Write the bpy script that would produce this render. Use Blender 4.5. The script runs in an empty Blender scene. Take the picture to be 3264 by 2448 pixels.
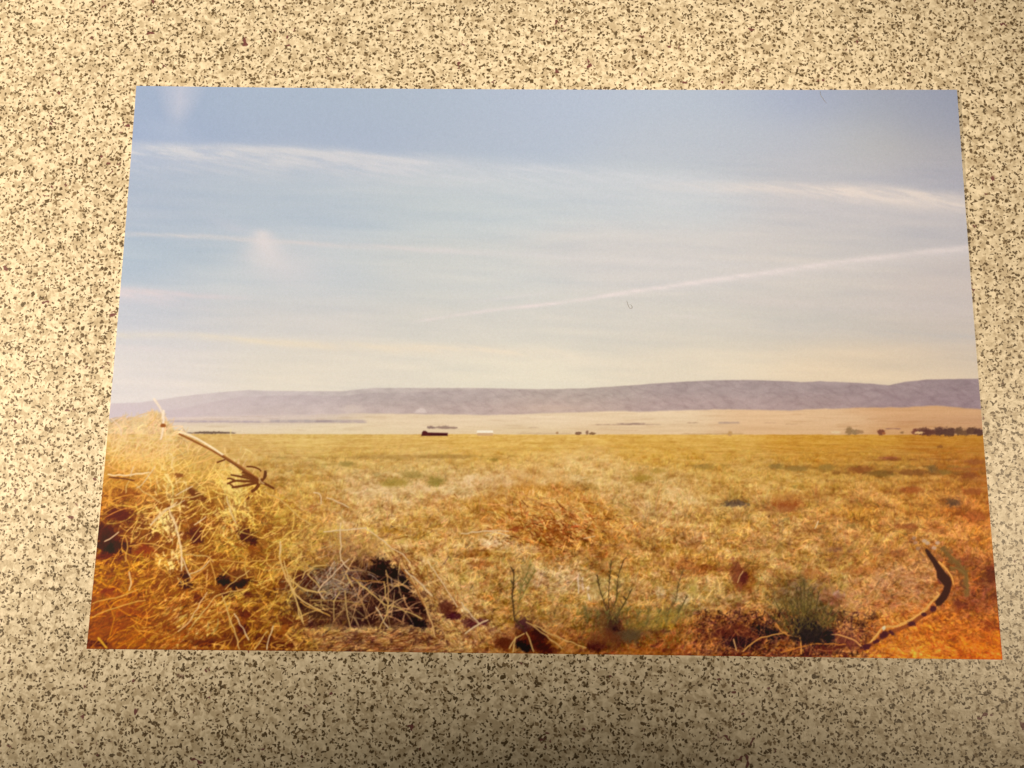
import bpy, math, random
import numpy as np

R = math.radians
S = bpy.context.scene
COL = S.collection

# ---------------------------------------------------------------- camera, world, lamps, exposure
cam_d = bpy.data.cameras.new('camera')
cam = bpy.data.objects.new('camera', cam_d)
COL.objects.link(cam)
S.camera = cam
cam.location = (-.003305, -.033532, .160599)
cam.rotation_euler = (.176117, .011736, .010273)
cam_d.sensor_fit = 'HORIZONTAL'
cam_d.sensor_width = 36.
cam_d.lens = 36. * 2950. / 3264.
cam_d.clip_start = .005
cam_d.clip_end = 20.

S.view_settings.view_transform = 'Standard'
S.view_settings.look = 'None'
S.view_settings.exposure = 0
S.view_settings.gamma = 1
S.view_settings.use_curve_mapping = False

W = bpy.data.worlds.new('World')
S.world = W
W.use_nodes = True
bg = W.node_tree.nodes['Background']
bg.inputs['Color'].default_value = (1., .86, .68, 1)      # dim room light off the walls
bg.inputs['Strength'].default_value = .004


def spot(name, loc, aim, power, half, blend, size, col):
    d = bpy.data.lights.new(name, 'SPOT')
    d.energy = power; d.spot_size = 2 * half; d.spot_blend = blend; d.shadow_soft_size = size; d.color = col
    o = bpy.data.objects.new(name, d); COL.objects.link(o)
    o.location = loc
    from mathutils import Vector
    o.rotation_euler = (Vector(aim) - Vector(loc)).to_track_quat('-Z', 'Y').to_euler()
    return o


# two added, unseen spots; the gap between their cones imitates the phone's soft shadow
spot('added_spot', (-.7561, .0184, .5674), (-.1487, .0619, 0), 90., .1887, .70, .025, (1., .775, .50))
spot('added_spot', (.3802, -.0230, .5473), (.0781, .0091, 0), 17.5, .1705, 1., .025, (1., .765, .49))

# light measured on the print: red, green, blue as c0 + c1 u + c2 v + c3 uv + c4 u^2 + c5 v^2
LIGHT = ((1.69, -0.1861, 0.4911, 0.1153, -0.1108, -0.4165), (1.3094, -0.1507, 0.3823, 0.0894, -0.0861, -0.3226), (0.8408, -0.0988, 0.2456, 0.0574, -0.0551, -0.2072))
VEIL = (0.0122, 0.0093, 0.0061)
FIBRES = (
    (((.05107, .0505), (.05109, .04981), (.05143, .0492), (.05177, .04859), (.05215, .04813)), .00003, 'thin dark hair lying across the top edge of the printed sky, near its right end'),
    (((.01484, .01024), (.01505, .00939), (.01543, .00871), (.01582, .00891), (.01566, .00945), (.01527, .00956)), .00003, 'tiny looped grey fibre lying on the printed sky just below the contrail'),
)

# ---------------------------------------------------------------- the printed picture
PW, PH = 1400, 934                       # cells of ink on the paper
_SRC = [(295.7, 185.7), (2069.7, 193.3), (2168.3, 1423.8), (181.9, 1404.2)]   # where the picture was measured


def _homography(src, dst):
    A = []
    b = []
    for (x, y), (u, v) in zip(src, dst):
        A.append([x, y, 1, 0, 0, 0, -u * x, -u * y]); b.append(u)
        A.append([0, 0, 0, x, y, 1, -v * x, -v * y]); b.append(v)
    return np.append(np.linalg.solve(np.array(A, float), np.array(b, float)), 1).reshape(3, 3)


_HM = _homography(_SRC, [(0, 0), (PW, 0), (PW, PH), (0, PH)])
_HI = np.linalg.inv(_HM)


def to_ink(p):
    p = np.asarray(p, float)
    q = np.c_[p.reshape(-1, 2), np.ones(p.size // 2)] @ _HM.T
    return (q[:, :2] / q[:, 2:]).reshape(p.shape)


_T = np.random.default_rng(5).random((256, 256))


def vn(x, y, s=0):
    """value noise, 0..1"""
    x = x + s * 17.31; y = y + s * 9.77
    xi = np.floor(x).astype(int); yi = np.floor(y).astype(int)
    fx = x - xi; fy = y - yi
    fx = fx * fx * (3 - 2 * fx); fy = fy * fy * (3 - 2 * fy)
    a = _T[yi & 255, xi & 255]; b = _T[yi & 255, (xi + 1) & 255]
    c = _T[(yi + 1) & 255, xi & 255]; d = _T[(yi + 1) & 255, (xi + 1) & 255]
    return (a * (1 - fx) + b * fx) * (1 - fy) + (c * (1 - fx) + d * fx) * fy


def fbm(x, y, s=0, o=4):
    t = 0; w = 0
    for i in range(o):
        t = t + vn(x * 2 ** i, y * 2 ** i, s + i * 3) * .55 ** i; w += .55 ** i
    return t / w


def sstep(a, b, x):
    t = np.clip((x - a) / (b - a), 0, 1)
    return t * t * (3 - 2 * t)


def field(pts, X, Y, sx, sy):
    """smooth colour field through measured spots"""
    num = np.zeros(X.shape + (3,)); den = np.zeros(X.shape)
    for x, y, c in pts:
        d2 = ((X - x) / sx) ** 2 + ((Y - y) / sy) ** 2
        w = np.exp(-d2) + 1e-4 / (1 + d2)
        num += w[..., None] * np.array(c, float); den += w
    return num / den[..., None]


class Painter:
    def __init__(self):
        v, u = np.mgrid[0:PH, 0:PW] + .5
        q = np.stack([u, v, np.ones_like(u)], -1) @ _HI.T
        self.X = q[..., 0] / q[..., 2]; self.Y = q[..., 1] / q[..., 2]
        self.C = np.zeros((PH, PW, 3))
        self.part = np.zeros((PH, PW), np.uint8)
        self.rng = np.random.default_rng(11); self.keep = None; self.darks = []

    def lay(self, mask, col, part=None):
        m = mask[..., None]
        self.C = self.C * (1 - m) + np.asarray(col, float) * m
        if part is not None:
            self.part[mask > .5] = part

    def win(self, x0, y0, x1, y1):
        c = to_ink([(x0, y0), (x1, y0), (x1, y1), (x0, y1)])
        a = np.floor(c.min(0)).astype(int); b = np.ceil(c.max(0)).astype(int)
        a = np.clip(a, 0, (PW, PH)); b = np.clip(b, 0, (PW, PH))
        return slice(a[1], b[1]), slice(a[0], b[0])

    def blob(self, x, y, rx, ry, col, a=1., ang=0, rough=.5, cell=None, soft=.35, seed=None):
        s = self.win(x - 2 * max(rx, ry), y - 2 * max(rx, ry), x + 2 * max(rx, ry), y + 2 * max(rx, ry))
        X = self.X[s]; Y = self.Y[s]
        if X.size == 0: return
        seed = seed if seed is not None else (x * 7.1 + y * 3.3) % 97
        ca, sa = math.cos(ang), math.sin(ang)
        dx = (X - x) * ca + (Y - y) * sa; dy = -(X - x) * sa + (Y - y) * ca
        cell = cell or max(3., min(rx, ry) * .5)
        r = np.sqrt((dx / rx) ** 2 + (dy / ry) ** 2) + rough * 1.6 * (fbm(X / cell, Y / cell, seed, 3) - .5)
        m = (1 - sstep(1 - soft, 1 + soft, r)) * a
        self.C[s] = self.C[s] * (1 - m[..., None]) + np.array(col, float) * m[..., None]

    def poly(self, pts, col, a=1., part=None, soft=.8):
        """filled polygon with a soft edge (distance to its outline)"""
        P = to_ink(pts)
        x0, y0 = np.floor(P.min(0) - 4).astype(int); x1, y1 = np.ceil(P.max(0) + 4).astype(int)
        x0, y0 = max(x0, 0), max(y0, 0); x1, y1 = min(x1, PW), min(y1, PH)
        yy, xx = np.mgrid[y0:y1, x0:x1] + .5
        ins = np.zeros(xx.shape, bool); d = np.full(xx.shape, 1e9)
        for i in range(len(P)):
            (ax, ay), (bx, by) = P[i], P[(i + 1) % len(P)]
            cr = (ay > yy) != (by > yy)
            with np.errstate(divide='ignore', invalid='ignore'):
                ins ^= cr & (xx < (bx - ax) * (yy - ay) / (by - ay + 1e-12) + ax)
            L = (bx - ax) ** 2 + (by - ay) ** 2 + 1e-9
            t = np.clip(((xx - ax) * (bx - ax) + (yy - ay) * (by - ay)) / L, 0, 1)
            d = np.minimum(d, np.hypot(xx - ax - t * (bx - ax), yy - ay - t * (by - ay)))
        sd = np.where(ins, d, -d)
        m = sstep(-soft, soft, sd) * a
        s = (slice(y0, y1), slice(x0, x1))
        self.C[s] = self.C[s] * (1 - m[..., None]) + np.array(col, float) * m[..., None]
        if part is not None: self.part[s][m > .45] = part

    def splat(self, x, y, col, w):
        """x, y (n) in ink cells, col (n,3), w (n) coverage"""
        ok = (x > 1) & (x < PW - 2) & (y > 1) & (y < PH - 2)
        x = x[ok] - .5; y = y[ok] - .5; col = col[ok]; w = w[ok]
        xi = np.floor(x).astype(int); yi = np.floor(y).astype(int); fx = x - xi; fy = y - yi
        n = PW * PH
        A = np.zeros(n); B = np.zeros((3, n))
        for ox, oy, ww in ((0, 0, (1 - fx) * (1 - fy)), (1, 0, fx * (1 - fy)), (0, 1, (1 - fx) * fy), (1, 1, fx * fy)):
            k = (yi + oy) * PW + xi + ox; q = ww * w
            A += np.bincount(k, q, n)
            for c in range(3): B[c] += np.bincount(k, q * col[:, c], n)
        a = 1 - np.exp(-1.3 * A)
        m = A > 1e-6
        nz = np.nonzero(m)[0]
        flat = self.C.reshape(-1, 3)
        avg = (B[:, nz] / A[nz]).T
        flat[nz] = flat[nz] * (1 - a[nz, None]) + avg * a[nz, None]
        return A

    def line(self, pts, col, w=2., a=1., col2=None, part=None, taper=.25, wob=0.):
        """one hand-placed stem: pts measured, width in the same measure"""
        P = np.array(pts, float)
        # Catmull-Rom through the points
        if len(P) > 2:
            Q = np.vstack([2 * P[0] - P[1], P, 2 * P[-1] - P[-2]]); out = []
            for i in range(1, len(Q) - 2):
                t = np.linspace(0, 1, 12, endpoint=False)[:, None]
                p0, p1, p2, p3 = Q[i - 1], Q[i], Q[i + 1], Q[i + 2]
                out.append(.5 * (2 * p1 + (p2 - p0) * t + (2 * p0 - 5 * p1 + 4 * p2 - p3) * t ** 2 + (3 * p1 - p0 - 3 * p2 + p3) * t ** 3))
            P = np.vstack(out + [P[-1:]])
        I = to_ink(P); seg = np.hypot(*np.diff(I, axis=0).T); s = np.r_[0, np.cumsum(seg)]
        n = max(int(s[-1] / .5), 2); u = np.linspace(0, s[-1], n)
        x = np.interp(u, s, I[:, 0]); y = np.interp(u, s, I[:, 1])
        tx = np.gradient(x); ty = np.gradient(y); L = np.hypot(tx, ty) + 1e-9; nx, ny = -ty / L, tx / L
        if wob:
            k = (vn(u / 9, u * 0 + pts[0][0], 3) - .5) * wob; x = x + nx * k; y = y + ny * k
        e = np.linspace(0, 1, n)
        if part is None: w = w * .78
        W = w * .74 * (1 - taper * e) * (.75 + .5 * vn(u / 7, u * 0 + pts[0][1], 1))
        if part is None: W = W * np.clip(np.minimum(e, 1 - e) * 6 + .35, 0, 1)
        av = (.62 + .55 * vn(u / 16, u * 0 + pts[0][0] * 3.1, 5)) if part is None else 1.
        K = max(int(math.ceil(w * .74 / .6)), 1)
        cc = np.array(col, float); c2 = np.array(col2 if col2 is not None else col, float)
        xs, ys, cs, ws = [], [], [], []
        for j in range(K):
            o = (j + .5) / K - .5
            xs.append(x + nx * o * W); ys.append(y + ny * o * W)
            m = (o + .5) if K > 1 else .5
            cs.append(np.tile(cc * (1 - m) + c2 * m, (n, 1)) * (.9 + .2 * vn(u / 5, u * 0 + j, 2))[:, None]); ws.append(np.full(n, a * min(1., w * .74 / .7) * .9) * av)
        A = self.splat(np.concatenate(xs), np.concatenate(ys), np.vstack(cs), np.concatenate(ws))
        if part is not None: self.part.reshape(-1)[A > .6] = part

    def strokes(self, n, xy, length, ang, angs, col, cols, w=.8, curve=.6, a=.8, batches=4, wd=1., grad=(1., 1.), centre=True):
        """n stems: xy(n) or an array of measured places; wd = width in ink cells; grad = shade from root to tip"""
        r = self.rng
        P = xy(n) if callable(xy) else xy
        I = to_ink(P); n0 = len(P)
        length = np.broadcast_to(length, (n0,)); ang = np.broadcast_to(ang, (n0,))
        c = np.array(col, float) if not callable(col) else col(P)
        c = np.broadcast_to(c, (n0, 3))
        if self.keep is not None:
            J = np.clip(I.astype(int), 0, (PW - 1, PH - 1)); kq = self.keep[J[:, 1], J[:, 0]]; m = r.random(n0) < kq
            P = P[m]; I = I[m]; length = length[m]; ang = ang[m]; c = c[m]
        n = len(P)
        Ln = length * .74 * (.45 + 1.1 * r.random(n)); th = ang + angs * r.normal(size=n)
        k = curve * r.normal(size=n) / np.maximum(Ln, 3) * .7
        c = c * (1 + cols * r.normal(size=(n, 1))) * (1 + .03 * r.normal(size=(n, 3)))
        K = max(1, int(round(wd / .75)))
        for b in range(batches):
            q = np.arange(b, n, batches)
            if len(q) == 0: continue
            M = int(max(4, Ln[q].max() / .6)); t = np.linspace(-.5, .5, M)[None] * Ln[q, None]
            tt = th[q, None] + k[q, None] * t
            st = np.diff(t, axis=1); back = .5 if centre else 0.
            x = I[q, 0:1] + np.c_[np.zeros(len(q)), np.cumsum(np.cos(tt[:, 1:]) * st, 1)] - np.cos(th[q, None]) * Ln[q, None] * back
            y = I[q, 1:2] + np.c_[np.zeros(len(q)), np.cumsum(np.sin(tt[:, 1:]) * st, 1)] - np.sin(th[q, None]) * Ln[q, None] * back
            e = np.linspace(0, 1, M)[None]
            ww = np.repeat((a * w * st[:, :1] / .75), M, 1) * (1 - .5 * e)
            g = (grad[0] + (grad[1] - grad[0]) * e)[..., None] ** np.array([.8, 1., 1.3])
            cc = (c[q][:, None, :] * g).reshape(-1, 3)
            xs, ys = [], []
            for j in range(K):
                o = (j - (K - 1) / 2) * .75 * (1 - .6 * e)
                xs.append((x - np.sin(tt) * o).ravel()); ys.append((y + np.cos(tt) * o).ravel())
            self.splat(np.concatenate(xs), np.concatenate(ys), np.tile(cc, (K, 1)), np.tile(ww.ravel(), K))

    def tufts(self, X0, Y0, S, col, per=26, fan=.9, lo=.8, hi=1.1, wd=1.5, lean=0., a=.6):
        """domes of dry grass: stems fanning up from a darker root, X0, Y0 roots, S widths"""
        r = self.rng; m = len(X0)
        o = np.clip(r.normal(size=(m, per)) * .42, -1, 1)
        px = X0[:, None] + o * S[:, None] * .55; py = Y0[:, None] - (1 - o ** 2) * S[:, None] * .12 * r.random((m, per)) + .05 * S[:, None] * r.normal(size=(m, per))
        an = -math.pi / 2 + o * fan + lean
        L = S[:, None] * (.34 + .16 * (1 - np.abs(o))) * np.ones((m, per))
        c = np.repeat(col[:, None, :], per, 1)
        self.strokes(0, np.stack([px, py], -1).reshape(-1, 2), L.ravel(), an.ravel(), .25, c.reshape(-1, 3), .07, wd, .5, a, 1, wd, (lo, hi), False)


def interp_line(pts):
    p = np.array(pts, float)
    return lambda x: np.interp(x, p[:, 0], p[:, 1])


def paint_picture():
    p = Painter(); X, Y, r = p.X, p.Y, p.rng
    # ---- sky (part 0)
    sky = [(300, 200, (163, 178, 203)), (600, 210, (174, 188, 208)), (900, 210, (178, 190, 207)), (1200, 215, (180, 190, 208)), (1500, 210, (182, 191, 204)),
           (1800, 210, (166, 174, 196)), (2060, 200, (150, 158, 188)), (2075, 280, (158, 163, 190)), (300, 290, (165, 180, 207)), (700, 290, (176, 188, 209)),
           (1100, 300, (180, 190, 206)), (1500, 300, (186, 192, 202)), (1800, 300, (186, 189, 198)), (300, 430, (184, 192, 207)), (600, 430, (195, 202, 211)),
           (1000, 420, (200, 205, 208)), (1400, 420, (201, 204, 207)), (1800, 370, (194, 192, 197)), (2080, 360, (184, 180, 190)), (1900, 470, (204, 199, 200)),
           (290, 560, (186, 196, 208)), (600, 600, (208, 210, 212)), (1000, 600, (212, 210, 206)), (1400, 560, (212, 206, 203)), (1800, 560, (213, 205, 200)),
           (2090, 480, (200, 193, 196)), (2090, 620, (213, 200, 195)), (270, 680, (205, 204, 210)), (600, 690, (220, 212, 206)), (1000, 700, (214, 208, 200)), (1400, 700, (212, 206, 198)),
           (1800, 690, (208, 201, 194)), (2100, 720, (208, 196, 190)), (260, 780, (224, 213, 208)), (700, 800, (231, 218, 202)), (1100, 800, (230, 218, 199)),
           (1500, 780, (226, 211, 191)), (1900, 780, (228, 206, 180)), (2100, 790, (222, 200, 178)), (250, 850, (228, 214, 208)), (700, 840, (229, 215, 199)), (1900, 830, (228, 206, 180))]
    p.C = field(sky, X, Y, 190, 62)
    wx = X / 260 + Y / 900; wy = Y / 26 - X / 700
    n1 = fbm(wx, wy, 2, 4) - .5
    md = sstep(300, 400, Y)
    p.C += md[..., None] * np.array([0, -1, -5]) + sstep(680, 820, Y)[..., None] * np.array([3, 3, 1]) + ((1 - md) * sstep(1700, 1950, X))[..., None] * np.array([6, 3, -8]) + (1 - md)[..., None] * np.array([3, 1, -3])
    p.C += ((1 - sstep(700, 1500, X)) * md * 1.)[..., None] * np.array([-1, 1, 3])
    n3 = fbm(X / 150 + Y / 200, Y / 13 - X / 260, 14, 4) - .5; p.C += (n3 * sstep(280, 420, Y))[..., None] * np.array([11, 8, 4])
    p.C += n1[..., None] * np.array([13, 9, 4]) * sstep(250, 420, Y)[..., None]
    n2 = fbm(X / 120 + 5, Y / 60 - X / 300, 8, 4)

    def streak(pts, col, w0, w1, a, up=1., seed=0):
        f = interp_line([(q[0], q[1]) for q in pts]); s = interp_line([(q[0], q[2]) for q in pts])
        d = Y - f(X); am = s(X) * ((X >= pts[0][0] - 40) & (X <= pts[-1][0] + 60))
        w = w0 + (w1 - w0) * np.clip((X - pts[0][0]) / (pts[-1][0] - pts[0][0]), 0, 1)
        g = np.where(d < 0, np.exp(-(d / (w * up)) ** 2), np.exp(-(d / w) ** 2))
        q = fbm(X / 42 - Y / 22, Y / 8 - X / 60, seed, 4); m = g * am * a * (.62 + .85 * sstep(.25, .8, q))
        p.lay(np.clip(m, 0, 1), col)
    # wisp at the top left
    m = np.clip(1 - np.abs((X - (392 - (Y - 190) * .12)) / (62 - (Y - 186) * .42).clip(8)), 0, 1) * (1 - sstep(215, 300, Y)) * (.5 + .8 * n2)
    p.lay(np.clip(m * .8, 0, 1), (204, 203, 212))
    m = np.exp(-((X - 330 - (Y - 240) * .9) / 50) ** 2) * np.exp(-((Y - 285) / 26) ** 2) * .3; p.lay(m, (196, 203, 216))
    streak([(250, 318, .7), (420, 322, .8), (640, 326, .8), (800, 340, .8), (1000, 352, .55), (1200, 368, .4), (1500, 390, .3), (1700, 400, 0)], (216, 214, 215), 46, 66, 1., .28, 1)
    streak([(420, 312, 0), (520, 318, .5), (640, 322, .8), (800, 336, .9), (930, 346, .3), (1000, 350, 0)], (222, 218, 216), 9, 7, .8, .7, 4)
    streak([(1350, 395, 0), (1560, 400, .35), (1750, 404, .6), (1850, 412, 1), (1960, 420, .9), (2120, 436, .8)], (234, 218, 205), 15, 27, 1.05, .6, 2)
    streak([(1500, 425, 0), (1800, 440, .5), (2120, 470, .2)], (214, 205, 202), 30, 30, .6, .8, 3)
    streak([(250, 503, .5), (450, 508, .7), (560, 518, .9), (760, 528, .6), (950, 538, .7), (1100, 546, .5), (1300, 556, .25), (1500, 566, .2), (1750, 575, 0)], (222, 214, 209), 5, 8, .9, 1, 5)
    m = np.exp(-((X - 566 - (Y - 505) * .25) / (20 + (Y - 495).clip(0) * .45)) ** 2) * sstep(484, 506, Y) * (1 - sstep(545, 620, Y)) * (.25 + 1.3 * n2)
    p.lay(np.clip(m * .95, 0, 1), (232, 221, 216))
    m = np.exp(-((X - 500) / 40) ** 2) * np.exp(-((Y - 488 - (X - 500) * .3) / 12) ** 2) * .35; p.lay(m, (212, 208, 214))
    m = np.exp(-((X - 640) / 80) ** 2) * np.exp(-((Y - 575) / 55) ** 2) * .35; p.lay(m, (222, 214, 212))
    streak([(240, 628, 1), (330, 630, .8), (430, 638, .5), (520, 640, .2), (560, 642, 0)], (228, 212, 209), 9, 5, 1, 1, 6)
    streak([(240, 636, .8), (340, 646, .7), (420, 655, .2), (470, 660, 0)], (226, 212, 211), 14, 10, .8, 1, 6)
    streak([(240, 722, .5), (400, 722, .5), (560, 735, .8), (700, 745, .9), (900, 749, 1), (1050, 752, .9), (1200, 762, .7), (1290, 778, .3), (1400, 795, 0)], (236, 220, 196), 8, 16, .9, .8, 7)
    streak([(240, 748, .6), (340, 752, .5), (420, 756, 0)], (230, 216, 210), 6, 6, .8, 1, 8)
    streak([(1300, 660, 0), (1500, 682, .5), (1570, 694, .2), (1600, 700, 0)], (224, 212, 202), 4, 4, .7, 1, 9)
    streak([(1450, 640, 0), (1700, 650, .5), (2140, 668, .5)], (222, 207, 197), 14, 20, .7, 1, 10)
    streak([(1450, 700, 0), (1700, 706, .5), (2140, 728, .6)], (200, 194, 188), 16, 16, .5, 1, 11)
    streak([(700, 672, 0), (900, 668, .5), (1050, 680, 0)], (222, 212, 202), 8, 8, .5, 1, 12)
    streak([(880, 694, 0), (910, 690, .45), (1000, 676, .55), (1100, 663, .5), (1160, 657, .7), (1250, 646, .6), (1400, 622, .7), (1560, 600, .75), (1800, 566, .8), (1950, 548, .8), (2140, 528, .8)], (233, 218, 210), 3.2, 7.5, 1.05, 1, 13)
    streak([(1250, 650, 0), (1500, 612, .4), (1800, 576, .5), (2140, 540, .5)], (226, 214, 208), 8, 14, .5, 1, 14)
    streak([(990, 656, 0), (1040, 648, .4), (1100, 640, .45), (1190, 628, .2), (1240, 622, 0)], (224, 214, 208), 3, 3, .8, 1, 15)
    streak([(240, 575, 0), (300, 580, .4), (420, 590, 0)], (176, 190, 206), 20, 20, .4, 1, 16)

    # ---- hills (part 1)
    far = [(0, 870), (237, 870), (300, 868), (333, 863), (400, 853), (467, 846), (533, 841), (600, 843), (670, 843), (737, 843), (804, 836), (870, 836), (1037, 836), (1140, 838), (1204, 838),
           (1270, 836), (1337, 832), (1404, 827), (1475, 822), (1541, 819), (1625, 818), (1708, 820.5), (1735, 823), (1775, 820.5), (1841, 823.5), (1891, 826), (1925, 829.5), (1958, 822), (2005, 817), (2074, 815.5), (2130, 815)]
    f = interp_line(far); e = 1.4 * (fbm(X / 16, X * 0, 3, 3) - .5)
    hm = sstep(-1.3, 1.3, Y - f(X) - e)
    hc = field([(250, 890, (206, 188, 192)), (420, 865, (210, 193, 192)), (600, 855, (203, 187, 186)), (800, 846, (196, 180, 176)), (1000, 845, (190, 172, 167)), (1250, 848, (180, 162, 155)),
                (1500, 835, (168, 149, 148)), (1700, 835, (168, 148, 148)), (1900, 840, (163, 141, 143)), (2100, 835, (155, 133, 138)),
                (600, 890, (208, 190, 184)), (900, 880, (197, 176, 168)), (1200, 880, (194, 168, 158)), (1500, 870, (178, 153, 150)), (1750, 870, (172, 146, 144)), (2000, 865, (160, 134, 138)), (2110, 872, (155, 130, 138))], X, Y, 130, 22)
    hc = hc + np.array([4, 4, -1]); p.lay(hm, hc, 1)
    near = [(340, 890), (353, 886), (400, 878), (467, 864), (520, 855), (567, 854), (633, 851), (737, 853), (804, 846), (870, 846), (937, 844), (1004, 840), (1070, 838), (1140, 840), (1300, 845), (1400, 860)]
    g = interp_line(near)
    nm = sstep(-1.5, 2.5, Y - g(X) - 2 * (fbm(X / 12, X * 0, 4, 3) - .5)) * sstep(335, 370, X) * (1 - sstep(1000, 1200, X))
    p.lay(nm * hm * .38, field([(400, 880, (200, 178, 176)), (600, 865, (188, 167, 165)), (900, 858, (170, 152, 148)), (1100, 860, (172, 152, 146)), (700, 888, (200, 176, 170)), (1000, 885, (190, 165, 158))], X, Y, 120, 16))
    tex = fbm(X / 22 + Y / 16, Y / 9 - X / 60, 21, 4) - .5
    p.C += (tex * 26 * hm * sstep(380, 1000, X + 200))[..., None] * np.array([1, .95, .9])
    rid = np.abs(fbm(X / 34 - Y / 22, Y / 26, 31, 3) - .5); p.C -= ((.06 - rid).clip(0) * 150 * hm * sstep(600, 1100, X))[..., None] * np.array([.9, 1, .9])
    # lower slopes: warmer, pale patch
    base = [(0, 905), (237, 903), (350, 901), (500, 897), (737, 892), (900, 892), (1070, 895), (1204, 890), (1337, 886), (1404, 887), (1475, 884), (1541, 882), (1708, 884), (1775, 880), (1900, 878), (2030, 874), (2074, 878), (2140, 882)]
    bl = interp_line(base)
    p.poly([(894, 890), (900, 884), (908, 879), (916, 881), (920, 887), (921, 890)], (224, 203, 190), .8, soft=1.2)
    p.blob(760, 882, 22, 8, (216, 195, 180), .7, soft=.6)
    p.blob(1195, 880, 50, 6, (208, 180, 160), .5, soft=.8)
    # ---- pale plain (part 2)
    pm = sstep(-2.2, 2.2, Y - bl(X) - 4 * (fbm(X / 30, X * 0, 6, 4) - .5))
    pc = field([(300, 905, (214, 192, 184)), (600, 903, (214, 193, 182)), (450, 925, (228, 206, 172)), (700, 920, (232, 209, 168)), (900, 910, (232, 206, 170)), (1100, 905, (233, 207, 172)), (1100, 930, (226, 198, 156)),
                (1400, 900, (231, 203, 165)), (1400, 928, (226, 194, 152)), (1700, 900, (226, 186, 142)), (1700, 928, (220, 178, 132)), (2050, 890, (216, 166, 118)), (2050, 928, (212, 160, 108)), (2130, 910, (200, 150, 110))], X, Y, 130, 16)
    p.lay(pm, pc, 2)
    gt = pm * (1 - sstep(936, 940, Y))
    p.C += ((fbm(X / 90, Y / 3.5, 41, 3) - .5) * 16 * gt)[..., None]
    p.C -= (sstep(.6, .75, fbm(X / 60, Y / 4, 43, 3)) * 10 * gt)[..., None] * np.array([.8, 1, 1])
    for x0, x1, y, h, c, a in ((360, 560, 909, 2.2, (184, 165, 166), .8), (580, 785, 908, 3, (170, 155, 154), .8), (400, 790, 911, 1.2, (180, 160, 155), .7), (383, 504, 934.5, 1.5, (105, 82, 70), .95), (415, 500, 933, 1.2, (120, 95, 80), .9),
                               (737, 790, 908, 2, (196, 170, 158), .6), (924, 987, 922, 2, (160, 130, 115), .8), (1144, 1164, 921.5, 1, (190, 160, 130), .8), (1287, 1430, 915, 1.2, (180, 148, 122), .8), (1335, 1395, 913.5, 1.8, (158, 128, 112), .9),
                               (1555, 1600, 911, 2.2, (165, 138, 124), .9), (1487, 1512, 911, 1.2, (178, 145, 115), .8), (1655, 1680, 911, .9, (190, 150, 115), .8), (1700, 1725, 914, .9, (185, 145, 110), .8), (1475, 1610, 935, 1.4, (184, 145, 95), .7),
                               (1120, 1235, 934.5, 1.2, (190, 156, 120), .6), (1918, 1949, 923.5, 1.2, (150, 105, 90), .9)):
        m = np.exp(-((Y - y - 1.2 * (vn(X / 9, X * 0, y) - .5)) / h) ** 2) * sstep(x0 - 4, x0 + 4, X) * (1 - sstep(x1 - 4, x1 + 4, X)) * (.5 + .8 * vn(X / 6, X * 0, y + 3))
        p.lay(np.clip(m * a, 0, 1), c)

    # ---- field (part 3)
    gp = []
    rows = {940: [(300, (222, 188, 115)), (700, (222, 188, 112)), (1100, (223, 183, 100)), (1500, (220, 177, 90)), (1800, (208, 155, 60)), (2100, (196, 137, 46))],
            975: [(500, (216, 178, 108)), (800, (218, 178, 100)), (1100, (218, 175, 92)), (1500, (210, 164, 78)), (1800, (200, 145, 58)), (2100, (184, 120, 45))],
            1010: [(600, (205, 168, 100)), (900, (215, 178, 110)), (1200, (222, 182, 116)), (1600, (206, 162, 86)), (1900, (190, 140, 64)), (2110, (175, 110, 45))],
            1050: [(600, (208, 165, 90)), (850, (222, 185, 132)), (1100, (228, 191, 142)), (1400, (216, 176, 112)), (1700, (206, 162, 88)), (2000, (200, 148, 75)), (2120, (182, 116, 50))],
            1110: [(650, (210, 165, 90)), (800, (222, 184, 124)), (980, (214, 168, 98)), (1130, (202, 148, 68)), (1350, (214, 176, 116)), (1600, (206, 164, 95)), (1800, (204, 155, 85)), (1950, (204, 150, 78)), (2120, (190, 120, 56))],
            1180: [(700, (202, 162, 92)), (850, (216, 172, 92)), (1050, (208, 164, 100)), (1200, (190, 136, 62)), (1350, (208, 164, 98)), (1600, (202, 156, 94)), (1900, (200, 150, 85)), (2120, (196, 132, 65))],
            1250: [(950, (212, 172, 105)), (1080, (200, 158, 96)), (1220, (208, 170, 112)), (1400, (202, 156, 88)), (1600, (192, 145, 82)), (1800, (186, 145, 85)), (1950, (182, 128, 75)), (2130, (162, 98, 50))],
            1320: [(1000, (196, 156, 95)), (1150, (192, 152, 92)), (1300, (184, 145, 88)), (1500, (186, 150, 90)), (1650, (178, 134, 80)), (1780, (150, 115, 70)), (1900, (190, 132, 72)), (2020, (185, 115, 50)), (2130, (152, 86, 40))],
            1385: [(900, (176, 128, 66)), (1050, (172, 122, 62)), (1200, (168, 115, 55)), (1350, (160, 102, 48)), (1500, (156, 96, 46)), (1650, (135, 75, 38)), (1800, (135, 80, 42)), (1900, (182, 118, 58)), (2020, (190, 112, 36)), (2150, (160, 76, 22))]}
    for y, l in rows.items():
        for x, c in l: gp.append((x, y, c))
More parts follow.
